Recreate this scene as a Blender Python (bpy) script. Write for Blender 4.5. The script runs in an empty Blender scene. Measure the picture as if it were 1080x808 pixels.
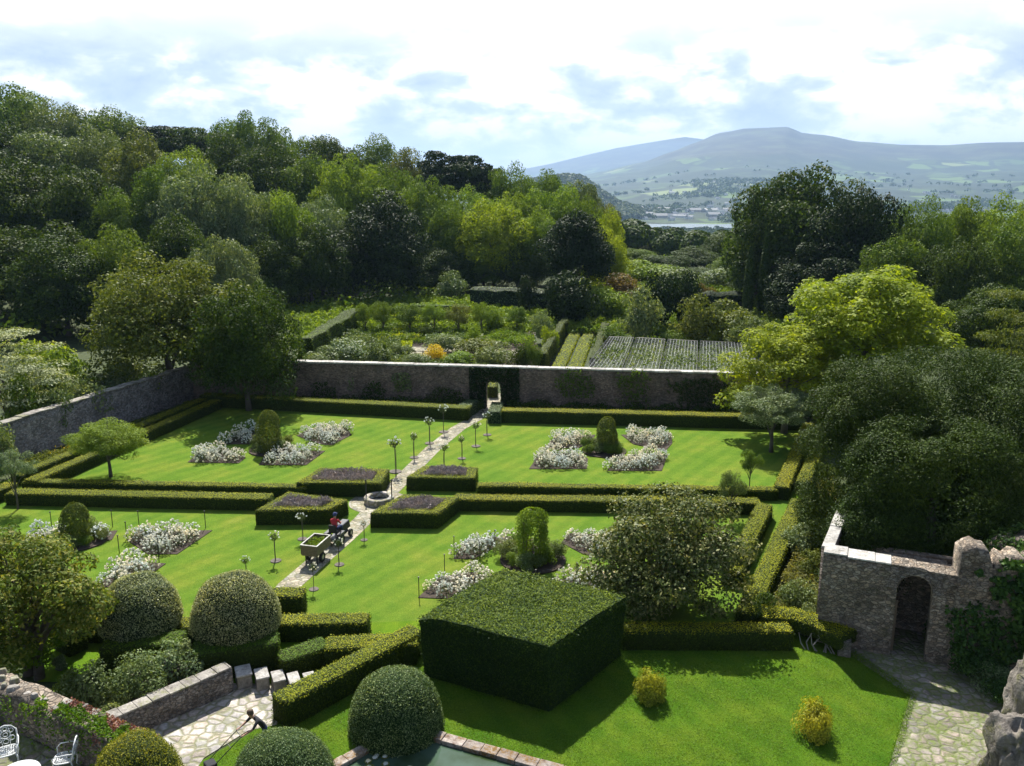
import bpy, math, random
import numpy as np
from mathutils import Vector, noise as mnoise
R_ = math.radians
random.seed(7)
sc = bpy.context.scene
COL = sc.collection
# ------------------------------------------------------------------ camera maths (photo pixels 1080x808 -> metres)
H, F, CX, CY = 18.0, 899.0, 540.0, 404.0
P_ = math.atan((404 - 195) / F)
cp, sp = math.cos(P_), math.sin(P_)
def G(px, py, z=0.0):
    u = (px - CX) / F; v = (py - CY) / F
    dz = -sp - v * cp; dy = cp - v * sp
    t = (z - H) / dz
    return Vector((u * t, dy * t, z))
def zat(D, py):                      # height seen at picture row py at distance D
    v = (py - CY) / F
    return H + D * (-sp - v * cp) / (cp - v * sp)
def axial(D, z): return D * cp + (H - z) * sp
def X(px, D, z=0.0): return (px - CX) / F * axial(D, z)
def sstep(a, b, x):
    t = np.clip((np.asarray(x, float) - a) / (b - a), 0, 1); return t * t * (3 - 2 * t)

# ------------------------------------------------------------------ node helpers
def newmat(name):
    m = bpy.data.materials.new(name); m.use_nodes = True
    nt = m.node_tree; nt.nodes.clear()
    out = nt.nodes.new('ShaderNodeOutputMaterial')
    return m, nt, out
def N(nt, typ, **kw):
    n = nt.nodes.new(typ)
    for k, v in kw.items():
        if k in n.inputs: n.inputs[k].default_value = v
        else: setattr(n, k, v)
    return n
def L(nt, a, b): nt.links.new(a, b)
def rgb(c): return (c[0], c[1], c[2], 1)
def ramp(nt, fac, stops, interp='LINEAR'):
    r = nt.nodes.new('ShaderNodeValToRGB'); r.color_ramp.interpolation = interp
    e = r.color_ramp.elements
    while len(e) < len(stops): e.new(0.5)
    for i, (p, c) in enumerate(stops):
        e[i].position = p; e[i].color = rgb(c) if hasattr(c, '__len__') else (c, c, c, 1)
    L(nt, fac, r.inputs['Fac']); return r.outputs['Color']
def noise(nt, scale, detail=4, rough=.55, coord=None, vec=None, dist=0):
    n = N(nt, 'ShaderNodeTexNoise', Scale=scale, Detail=detail, Roughness=rough, Distortion=dist)
    if vec is not None: L(nt, vec, n.inputs['Vector'])
    elif coord:
        tc = nt.nodes.new('ShaderNodeTexCoord'); L(nt, tc.outputs[coord], n.inputs['Vector'])
    return n
def geo(nt): return nt.nodes.new('ShaderNodeNewGeometry')
def mix(nt, fac, a, b, mode='MIX'):
    m = nt.nodes.new('ShaderNodeMix'); m.data_type = 'RGBA'; m.blend_type = mode
    for s, v in ((m.inputs[0], fac), (m.inputs[6], a), (m.inputs[7], b)):
        if hasattr(v, 'is_output'): L(nt, v, s)
        elif hasattr(v, '__len__'): s.default_value = rgb(v)
        else: s.default_value = v
    return m.outputs[2]
def math_(nt, op, a, b=0.0):
    m = nt.nodes.new('ShaderNodeMath'); m.operation = op
    for s, v in ((m.inputs[0], a), (m.inputs[1], b)):
        if hasattr(v, 'is_output'): L(nt, v, s)
        else: s.default_value = v
    return m.outputs[0]

MATS = {}
def foliage(name, c1, c2, c3=None, trans=.35, rough=.6, clump=.25, spec=.12, tt_=(1.5, 1.4, .45)):
    """leaf material: colour differs leaf by leaf and clump by clump"""
    m, nt, out = newmat(name)
    g = geo(nt)
    c3 = c3 or tuple(min(1, a * 1.35) for a in c2)
    col = ramp(nt, g.outputs['Random Per Island'], [(0, c1), (.55, c2), (1, c3)])
    n = noise(nt, clump, 2, vec=g.outputs['Position'])
    tint = ramp(nt, n.outputs['Fac'], [(.32, (.72, .78, .7)), (.5, (1, 1, 1)), (.68, (1.22, 1.15, .95))])
    oi = nt.nodes.new('ShaderNodeObjectInfo')
    t2 = ramp(nt, oi.outputs['Random'], [(0, (.88, .94, .95)), (1, (1.12, 1.05, .9))])
    col = mix(nt, 1.0, col, tint, 'MULTIPLY'); col = mix(nt, 1.0, col, t2, 'MULTIPLY')
    p = N(nt, 'ShaderNodeBsdfPrincipled', Roughness=rough)
    p.inputs['Specular IOR Level'].default_value = spec
    L(nt, col, p.inputs['Base Color'])
    t = nt.nodes.new('ShaderNodeBsdfTranslucent')
    tc = mix(nt, 1.0, col, tt_, 'MULTIPLY'); L(nt, tc, t.inputs['Color'])
    s = nt.nodes.new('ShaderNodeMixShader'); s.inputs[0].default_value = trans
    L(nt, p.outputs[0], s.inputs[1]); L(nt, t.outputs[0], s.inputs[2]); L(nt, s.outputs[0], out.inputs[0])
    MATS[name] = m; return m
def plain(name, c, rough=.7, metal=0, var=.25, scale=6, bump=0, spec=.5):
    m, nt, out = newmat(name)
    p = N(nt, 'ShaderNodeBsdfPrincipled', Roughness=rough, Metallic=metal)
    p.inputs['Specular IOR Level'].default_value = spec
    n = noise(nt, scale, 5, coord='Object')
    lo = tuple(a * (1 - var) for a in c); hi = tuple(min(1, a * (1 + var)) for a in c)
    L(nt, ramp(nt, n.outputs['Fac'], [(.3, lo), (.7, hi)]), p.inputs['Base Color'])
    if bump:
        b = N(nt, 'ShaderNodeBump', Strength=bump, Distance=.03); L(nt, n.outputs['Fac'], b.inputs['Height']); L(nt, b.outputs[0], p.inputs['Normal'])
    L(nt, p.outputs[0], out.inputs[0]); MATS[name] = m; return m

# foliage palette (leaf colours; box and yew tops painted lit, box sides painted shaded)
foliage('leaf_dark', (.026, .050, .008), (.046, .084, .011), (.09, .13, .018), trans=.25)
foliage('leaf_black', (.012, .026, .008), (.020, .042, .010), (.04, .07, .016), trans=.12)
foliage('leaf_mid', (.065, .12, .015), (.11, .18, .020), (.17, .24, .035), trans=.28)
foliage('leaf_bright', (.105, .18, .02), (.165, .25, .028), (.24, .33, .045), trans=.3)
foliage('leaf_yellow', (.14, .20, .016), (.22, .29, .022), (.32, .38, .035), trans=.42)
foliage('leaf_lime', (.22, .28, .012), (.34, .40, .015), (.45, .50, .02), trans=.4)
foliage('leaf_silver', (.08, .13, .055), (.15, .21, .10), (.28, .33, .19), trans=.25, rough=.5)
foliage('leaf_grey', (.07, .11, .035), (.13, .18, .06), (.25, .30, .14), trans=.25, rough=.5)
foliage('leaf_olive', (.07, .10, .02), (.12, .155, .03), (.20, .22, .05), trans=.28)
foliage('leaf_brown', (.07, .055, .02), (.13, .10, .035), (.20, .15, .05))
foliage('leaf_variegated', (.14, .17, .07), (.34, .37, .2), (.55, .56, .34), trans=.25)
foliage('leaf_magnolia', (.055, .08, .018), (.11, .14, .035), (.34, .32, .14), trans=.2, rough=.5, clump=.9)
foliage('leaf_apricot', (.06, .10, .016), (.11, .165, .024), (.25, .25, .07), trans=.3, clump=.8)
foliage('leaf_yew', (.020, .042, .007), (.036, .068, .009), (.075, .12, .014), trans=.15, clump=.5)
foliage('leaf_yewlit', (.06, .10, .008), (.12, .17, .011), (.21, .26, .018), trans=.25, clump=.6)  # yew block top: sunlight painted in as a brighter yew leaf
foliage('leaf_boxlit', (.18, .22, .008), (.29, .32, .010), (.42, .42, .018), trans=.3, clump=.5)  # hedge tops: yellow box tips, brightened further as if sunlit
foliage('leaf_boxshaded', (.024, .046, .006), (.052, .084, .009), (.11, .15, .013), trans=.2, clump=1.0)  # hedge sides: shade painted in as a darker copy of the box leaf
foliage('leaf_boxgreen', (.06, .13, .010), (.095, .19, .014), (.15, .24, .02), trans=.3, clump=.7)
foliage('leaf_holly', (.12, .16, .07), (.29, .33, .17), (.60, .62, .42), trans=.2, rough=.5, clump=.8)
foliage('leaf_osman', (.05, .09, .03), (.11, .17, .065), (.32, .40, .22), trans=.2, rough=.5, clump=.8)
foliage('leaf_gold', (.16, .18, .02), (.30, .31, .03), (.50, .47, .06), trans=.3, clump=1.5)
foliage('leaf_golddome', (.10, .12, .012), (.20, .21, .02), (.34, .32, .05), trans=.3, clump=1.5)
foliage('leaf_rose', (.035, .06, .025), (.06, .09, .035), (.10, .13, .05), trans=.25, clump=2)
foliage('petal_white', (.74, .74, .72), (.82, .82, .80), (.85, .84, .82), trans=.3, rough=.6, clump=2, tt_=(1, 1, .98))
foliage('petal_lavender', (.17, .15, .16), (.27, .235, .26), (.38, .34, .37), trans=.2, clump=2, tt_=(1, 1, 1))
foliage('petal_yellow', (.40, .30, .01), (.6, .45, .02), (.7, .55, .05), trans=.3, clump=2)
foliage('grass_dry', (.10, .11, .03), (.19, .19, .06), (.30, .29, .12), trans=.3, clump=.8)
foliage('leaf_ivy', (.02, .05, .012), (.04, .09, .018), (.08, .15, .03), trans=.2, clump=1.2)
foliage('leaf_red', (.14, .05, .05), (.25, .10, .09), (.34, .17, .12), trans=.2, clump=3)
foliage('grass_blade', (.07, .145, .010), (.11, .205, .016), (.18, .27, .03), trans=.35, clump=.5, spec=.2)

def hedge_core(name, c1, c2):
    m, nt, out = newmat(name)
    p = N(nt, 'ShaderNodeBsdfPrincipled', Roughness=.8); p.inputs['Specular IOR Level'].default_value = .15
    g = geo(nt)
    n = noise(nt, 14, 6, .7, vec=g.outputs['Position'])
    L(nt, ramp(nt, n.outputs['Fac'], [(.35, c1), (.62, c2)]), p.inputs['Base Color'])
    b = N(nt, 'ShaderNodeBump', Strength=1.0, Distance=.06); L(nt, n.outputs['Fac'], b.inputs['Height']); L(nt, b.outputs[0], p.inputs['Normal'])
    L(nt, p.outputs[0], out.inputs[0]); MATS[name] = m
hedge_core('core_box', (.012, .022, .004), (.045, .065, .008))
hedge_core('core_yew', (.008, .022, .005), (.025, .055, .010))
hedge_core('core_dark', (.006, .014, .005), (.018, .034, .010))

plain('bark', (.10, .085, .07), .9, var=.45, scale=5, bump=.6)
plain('bark_pale', (.24, .22, .19), .9, var=.35, scale=5, bump=.5)
plain('soil', (.050, .036, .026), 1, var=.4, scale=9, bump=.8)
plain('metal_dark', (.03, .03, .03), .45, .3)
plain('rubber', (.02, .02, .02), .8)
plain('paint_black', (.025, .025, .03), .35)
plain('paint_white', (.72, .74, .74), .45, var=.08)
plain('wood_post', (.16, .12, .08), .8)
plain('wood_grey', (.17, .13, .08), .8, var=.3, scale=12)
plain('steel', (.35, .36, .37), .4, .8)
plain('cloth_dark', (.022, .022, .028), .9)
plain('cloth_red', (.48, .035, .05), .9)
plain('cloth_blue', (.035, .05, .14), .9)
plain('skin', (.42, .24, .17), .6, var=.08)
plain('hair', (.10, .065, .04), .7)
plain('net', (.30, .32, .32), .7)
plain('slate', (.12, .12, .13), .6, var=.3)
plain('roof_slate', (.16, .17, .19), .6, var=.3)
plain('render_white', (.78, .78, .74), .8, var=.1)
plain('render_grey', (.42, .41, .38), .8, var=.2)
plain('glass_dark', (.02, .025, .03), .1)
plain('red_paint', (.35, .02, .02), .35)

# stone --------------------------------------------------------------
def stone(name, base, cell=3.0, moss=.35, mossc=(.10, .12, .03), joint=(.07, .06, .05), joint_w=.05, top=None, bump=.9, stretch=1.0, var=.45, jmix=.6):
    """rubble masonry from cells of world position; moss or lichen in patches"""
    m, nt, out = newmat(name)
    g = geo(nt)
    mp = nt.nodes.new('ShaderNodeMapping'); L(nt, g.outputs['Position'], mp.inputs[0]); mp.inputs['Scale'].default_value = (1, 1, stretch)
    dn = noise(nt, 2.3, 3, vec=mp.outputs[0])
    dv = nt.nodes.new('ShaderNodeVectorMath'); dv.operation = 'MULTIPLY_ADD'
    L(nt, dn.outputs['Color'], dv.inputs[0]); dv.inputs[1].default_value = (.25, .25, .25); L(nt, mp.outputs[0], dv.inputs[2])
    v1 = N(nt, 'ShaderNodeTexVoronoi', Scale=cell); L(nt, dv.outputs[0], v1.inputs['Vector'])
    v2 = N(nt, 'ShaderNodeTexVoronoi', Scale=cell, feature='DISTANCE_TO_EDGE'); L(nt, dv.outputs[0], v2.inputs['Vector'])
    lo = tuple(a * (1 - var) for a in base); hi = tuple(min(1, a * (1 + var)) for a in base)
    hs = nt.nodes.new('ShaderNodeSeparateColor'); L(nt, v1.outputs['Color'], hs.inputs[0])
    col = ramp(nt, hs.outputs[0], [(0, lo), (.5, base), (1, hi)])
    warm = ramp(nt, hs.outputs[1], [(0, (1.05, .98, .93)), (1, (.93, .98, 1.05))]); col = mix(nt, 1, col, warm, 'MULTIPLY')
    n1 = noise(nt, 9, 6, .7, vec=g.outputs['Position'])
    sp1 = ramp(nt, n1.outputs['Fac'], [(.3, .62), (.7, 1.3)]); col = mix(nt, 1, col, sp1, 'MULTIPLY')
    n2 = noise(nt, .9, 5, .65, vec=g.outputs['Position'])
    sp2 = ramp(nt, n2.outputs['Fac'], [(.35, .7), (.65, 1.2)]); col = mix(nt, 1, col, sp2, 'MULTIPLY')
    jm = ramp(nt, v2.outputs['Distance'], [(joint_w * .4, 1.0), (joint_w * 1.6, 0.0)])
    jm = math_(nt, 'MULTIPLY', math_(nt, 'MULTIPLY', jm, jmix), ramp(nt, n1.outputs['Fac'], [(.35, .45), (.6, 1.0)]))
    col = mix(nt, jm, col, joint)
    n3 = noise(nt, 1.7, 6, .7, vec=g.outputs['Position'])
    mm = ramp(nt, n3.outputs['Fac'], [(1 - moss - .12, 0.0), (1 - moss + .03, 1.0)]); mm = mix(nt, 1, mm, ramp(nt, n1.outputs['Fac'], [(.35, 0.0), (.6, 1.0)]), 'MULTIPLY')
    col = mix(nt, mm, col, mossc)
    p = N(nt, 'ShaderNodeBsdfPrincipled', Roughness=.88); p.inputs['Specular IOR Level'].default_value = .3
    L(nt, col, p.inputs['Base Color'])
    hgt = math_(nt, 'ADD', ramp(nt, v2.outputs['Distance'], [(0, 0.0), (joint_w * 2, 1.0)]), math_(nt, 'MULTIPLY', n1.outputs['Fac'], .9))
    b = N(nt, 'ShaderNodeBump', Strength=bump, Distance=.06); L(nt, hgt, b.inputs['Height']); L(nt, b.outputs[0], p.inputs['Normal'])
    L(nt, p.outputs[0], out.inputs[0]); MATS[name] = m
stone('rubble', (.24, .21, .18), 6.5, .25, (.12, .12, .05), joint=(.13,.115,.10), joint_w=.05, stretch=1.6)
stone('rubble_dark', (.29, .24, .185), 6.0, .33, (.10, .10, .045), joint=(.15,.135,.12), stretch=1.6)
stone('wall_old', (.27, .205, .16), 6.5, .36, (.10, .10, .05), joint=(.17,.14,.12), stretch=2.0)
stone('wall_left', (.36, .33, .32), 6.5, .36, (.13, .125, .09), joint=(.19,.175,.17), stretch=1.6)
def weathered(name, base, dark, moss, mossc, scale=2.0, bump=.7, crack=0):
    """bare stone: blotches of lichen and dirt at several sizes, no joints"""
    m, nt, out = newmat(name); g = geo(nt)
    a = noise(nt, scale, 8, .68, vec=g.outputs['Position'], dist=.4); b_ = noise(nt, scale * 4.5, 8, .7, vec=g.outputs['Position']); c = noise(nt, scale * .6, 6, .7, vec=g.outputs['Position'])
    col = ramp(nt, a.outputs['Fac'], [(.34, dark), (.48, tuple(x * .8 for x in base)), (.60, base), (.72, tuple(min(.85, x * 1.25) for x in base))])
    col = mix(nt, 1, col, ramp(nt, b_.outputs['Fac'], [(.3, .6), (.65, 1.2)]), 'MULTIPLY')
    oi = nt.nodes.new('ShaderNodeNewGeometry'); col = mix(nt, 1, col, ramp(nt, oi.outputs['Random Per Island'], [(0, .75), (1, 1.15)]), 'MULTIPLY')
    mm = math_(nt, 'MULTIPLY', ramp(nt, c.outputs['Fac'], [(1 - moss - .1, 0.0), (1 - moss + .02, 1.0)]), ramp(nt, b_.outputs['Fac'], [(.4, 0.0), (.55, 1.0)]))
    col = mix(nt, mm, col, mossc)
    p = N(nt, 'ShaderNodeBsdfPrincipled', Roughness=.9); p.inputs['Specular IOR Level'].default_value = .2; L(nt, col, p.inputs['Base Color'])
    h = math_(nt, 'ADD', a.outputs['Fac'], math_(nt, 'MULTIPLY', b_.outputs['Fac'], .6)); bb = N(nt, 'ShaderNodeBump', Strength=bump, Distance=.12); L(nt, h, bb.inputs['Height']); L(nt, bb.outputs[0], p.inputs['Normal'])
    L(nt, p.outputs[0], out.inputs[0]); MATS[name] = m
weathered('coping', (.42, .39, .35), (.16, .14, .12), .40, (.16, .17, .06))
weathered('coping_white', (.58, .56, .52), (.30, .28, .24), .30, (.26, .25, .15))
weathered('pond_coping', (.44, .38, .34), (.16, .10, .07), .47, (.20, .12, .04), 2.6)
weathered('rock', (.30, .27, .235), (.08, .07, .06), .40, (.13, .13, .05), 1.6, 1.0)
stone('paving', (.44, .40, .36), 2.6, .30, (.15, .17, .05), joint=(.15, .16, .06), joint_w=.11, bump=.6, var=.3, jmix=.85)
stone('paving_dark', (.28, .245, .215), 3.0, .46, (.12, .16, .035), joint=(.12, .15, .04), joint_w=.11, bump=.6, var=.3, jmix=.85)
stone('path_stone', (.33, .30, .235), 3.6, .34, (.17, .17, .06), joint=(.14, .15, .06), joint_w=.09, bump=.5, var=.35, jmix=.7)

# lawn ----------------------------------------------------------------
def lawn_mat(name, c1, c2, ang, w=1.15):
    m, nt, out = newmat(name)
    g = geo(nt)
    n1 = noise(nt, 24, 5, .75, vec=g.outputs['Position']); n2 = noise(nt, .35, 5, .6, vec=g.outputs['Position']); n3 = noise(nt, 2.2, 5, .7, vec=g.outputs['Position'])
    col = ramp(nt, n1.outputs['Fac'], [(.30, tuple(a * .72 for a in c1)), (.5, c1), (.70, c2)])
    col = mix(nt, 1, col, ramp(nt, n2.outputs['Fac'], [(.3, (.72, .86, .8)), (.48, (1, 1, 1)), (.62, (1.3, 1.06, 1.2)), (.75, (1.6, 1.15, 1.8))]), 'MULTIPLY')
    col = mix(nt, 1, col, ramp(nt, n3.outputs['Fac'], [(.3, (.86, .9, .9)), (.7, (1.16, 1.06, 1.1))]), 'MULTIPLY')
    mp = nt.nodes.new('ShaderNodeMapping'); mp.inputs['Rotation'].default_value = (0, 0, ang); L(nt, g.outputs['Position'], mp.inputs[0])
    wv = N(nt, 'ShaderNodeTexWave', Scale=.32 / w, Distortion=1.2, Detail=2.0); wv.inputs['Detail Scale'].default_value = 1.0; L(nt, mp.outputs[0], wv.inputs[0])
    col = mix(nt, 1, col, ramp(nt, wv.outputs['Fac'], [(.3, (.91, .94, .93)), (.7, (1.08, 1.05, 1.05))]), 'MULTIPLY')
    p = N(nt, 'ShaderNodeBsdfPrincipled', Roughness=1.0); p.inputs['Specular IOR Level'].default_value = .04
    L(nt, col, p.inputs['Base Color'])
    b = N(nt, 'ShaderNodeBump', Strength=1.0, Distance=.05); L(nt, n1.outputs['Fac'], b.inputs['Height']); L(nt, b.outputs[0], p.inputs['Normal'])
    L(nt, p.outputs[0], out.inputs[0]); MATS[name] = m
lawn_mat('lawn', (.108, .195, .020), (.165, .26, .034), R_(35))
lawn_mat('lawn_near', (.072, .155, .010), (.112, .21, .018), R_(-32))
lawn_mat('grass_path', (.10, .20, .012), (.15, .25, .02), 0)

# ------------------------------------------------------------------ mesh helpers
def mesh_np(name, V, Q, mats, smooth=False, k=4):
    me = bpy.data.meshes.new(name)
    V = np.asarray(V, dtype=np.float32); Q = np.asarray(Q, dtype=np.int32)
    me.vertices.add(len(V)); me.vertices.foreach_set('co', V.ravel())
    me.loops.add(Q.size); me.loops.foreach_set('vertex_index', Q.ravel())
    me.polygons.add(len(Q)); me.polygons.foreach_set('loop_start', np.arange(0, Q.size, k, dtype=np.int32))
    if smooth: me.polygons.foreach_set('use_smooth', np.ones(len(Q), dtype=bool))
    for m in mats: me.materials.append(MATS[m] if isinstance(m, str) else m)
    me.update(calc_edges=True); return me
def link(name, data, parent=None, loc=None, rz=None, scale=None, mat=None):
    o = bpy.data.objects.new(name, data); COL.objects.link(o)
    if parent is not None: o.parent = parent
    if loc is not None: o.location = loc
    if rz is not None: o.rotation_euler = (0, 0, rz)
    if scale is not None: o.scale = scale
    if mat is not None:
        o.material_slots[0].link = 'OBJECT'; o.material_slots[0].material = MATS[mat]
    return o
def tag(o, label=None, cat=None, group=None, kind=None):
    if label: o['label'] = label
    if cat: o['category'] = cat
    if group: o['group'] = group
    if kind: o['kind'] = kind
    return o
def thing(name, label, cat, loc=(0, 0, 0), rz=0, group=None):
    o = bpy.data.objects.new(name, None); COL.objects.link(o); o.location = loc; o.rotation_euler = (0, 0, rz); o.empty_display_size = .2
    return tag(o, label, cat, group)
class MB:
    def __init__(s): s.v = []; s.f = []; s.m = []
    def add(s, vs, fs, mi=0):
        b = len(s.v); s.v += [tuple(v) for v in vs]; s.f += [tuple(i + b for i in f) for f in fs]; s.m += [mi] * len(fs)
    def box(s, c, d, rz=0, mi=0, tilt=None, taper=1.0):
        cx, cy, cz = c; dx, dy, dz = d[0] / 2, d[1] / 2, d[2] / 2
        ca, sa = math.cos(rz), math.sin(rz); vs = []
        for z in (-dz, dz):
            tf = taper if z > 0 else 1
            for x, y in ((-dx, -dy), (dx, -dy), (dx, dy), (-dx, dy)):
                v = Vector((x * tf, y * tf, z))
                if tilt: v.rotate(tilt)
                vs.append((cx + v.x * ca - v.y * sa, cy + v.x * sa + v.y * ca, cz + v.z))
        s.add(vs, [(3, 2, 1, 0), (4, 5, 6, 7), (0, 1, 5, 4), (1, 2, 6, 5), (2, 3, 7, 6), (3, 0, 4, 7)], mi)
    def tube(s, pts, rad, n=8, mi=0, closed=False):
        pts = [Vector(p) for p in pts]; k = len(pts)
        if not hasattr(rad, '__len__'): rad = [rad] * k
        vs = []; up = Vector((0, 0, 1))
        for i, p in enumerate(pts):
            a = pts[(i - 1) % k] if (i > 0 or closed) else p; b = pts[(i + 1) % k] if (i < k - 1 or closed) else p
            t = (b - a); t = t.normalized() if t.length > 1e-9 else up
            r = Vector((1, 0, 0)) if abs(t.z) > .9 else up
            x = t.cross(r).normalized(); y = t.cross(x).normalized()
            for j in range(n):
                an = 2 * math.pi * j / n; vs.append(p + (x * math.cos(an) + y * math.sin(an)) * rad[i])
        fs = []
        for i in range(k if closed else k - 1):
            i2 = (i + 1) % k
            for j in range(n): fs.append((i * n + j, i * n + (j + 1) % n, i2 * n + (j + 1) % n, i2 * n + j))
        if not closed: fs += [tuple(range(n - 1, -1, -1)), tuple(range((k - 1) * n, k * n))]
        s.add(vs, fs, mi)
    def lathe(s, prof, n=24, c=(0, 0, 0), mi=0):
        vs = [(c[0] + r * math.cos(2 * math.pi * j / n), c[1] + r * math.sin(2 * math.pi * j / n), c[2] + z) for r, z in prof for j in range(n)]
        fs = [(i * n + j, i * n + (j + 1) % n, (i + 1) * n + (j + 1) % n, (i + 1) * n + j) for i in range(len(prof) - 1) for j in range(n)]
        s.add(vs, fs, mi)
    def prism(s, poly, z0, z1, mi=0):
        k = len(poly); vs = [(p[0], p[1], z0) for p in poly] + [(p[0], p[1], z1) for p in poly]
        s.add(vs, [tuple(range(k - 1, -1, -1)), tuple(range(k, 2 * k))] + [(i, (i + 1) % k, k + (i + 1) % k, k + i) for i in range(k)], mi)
    def build(s, name, mats, parent=None, smooth=False, bevel=0, **kw):
        me = bpy.data.meshes.new(name); me.from_pydata(s.v, [], s.f)
        for m in (mats if isinstance(mats, (list, tuple)) else [mats]): me.materials.append(MATS[m])
        for i, p in enumerate(me.polygons): p.material_index = s.m[i]; p.use_smooth = smooth
        me.update(); o = link(name, me, parent, **kw)
        if bevel:
            b = o.modifiers.new('bevel', 'BEVEL'); b.width = bevel; b.segments = 2; b.limit_method = 'ANGLE'
        return o

rs = np.random.RandomState(11)
def unit(v): return v / np.maximum(np.linalg.norm(v, axis=1, keepdims=True), 1e-9)
def rdir(n, r=None): r = r or rs; return unit(r.normal(size=(n, 3)))
def leaf_quads(P, Nn, S, aspect=.55, r=None):
    r = r or rs; n = len(P)
    t = unit(np.cross(Nn, rdir(n, r))); b = np.cross(Nn, t)
    S = np.broadcast_to(np.asarray(S, float), (n,))[:, None]
    V = np.stack([P - t * S, P + b * S * aspect + Nn * S * .12, P + t * S, P - b * S * aspect + Nn * S * .12], 1).reshape(-1, 3)
    return V, np.arange(n * 4).reshape(-1, 4)
def leaf_mesh(name, P, Nn, S, mat='leaf_mid', aspect=.55, r=None):
    V, Q = leaf_quads(P, Nn, S, aspect, r); return mesh_np(name, V, Q, [mat])
def fnoise(P, s, seed=0):                     # cheap smooth noise, vectorised (sum of sines)
    r = np.random.RandomState(seed + 100); o = np.zeros(len(P))
    for k in range(6):
        d = r.normal(size=3) * s * (1 + k * .6); o += np.sin(P @ d + r.rand() * 6.28) / (1 + k * .5)
    return o / 2.6
def surf_sample(V, Q, dens, r=None):
    r = r or rs
    V = np.asarray(V, float); Q = np.asarray(Q)
    a, b, c, d = (V[Q[:, i]] for i in range(4))
    nn = np.cross(c - a, d - b) / 2; ar = np.linalg.norm(nn, axis=1); n = int(ar.sum() * dens)
    if n < 1: n = 1
    idx = r.choice(len(Q), n, p=ar / ar.sum()); u, w = r.rand(n, 1), r.rand(n, 1)
    P = (a[idx] * (1 - u) + b[idx] * u) * (1 - w) + (d[idx] * (1 - u) + c[idx] * u) * w
    return P, unit(nn[idx])

def orient(V, Q):
    c = V.mean(0); q = V[Q]; n = np.cross(q[:, 2] - q[:, 0], q[:, 3] - q[:, 1]); f = ((q.mean(1) - c) * n).sum(1) < 0; Q = Q.copy(); Q[f] = Q[f][:, ::-1]; return Q
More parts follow.
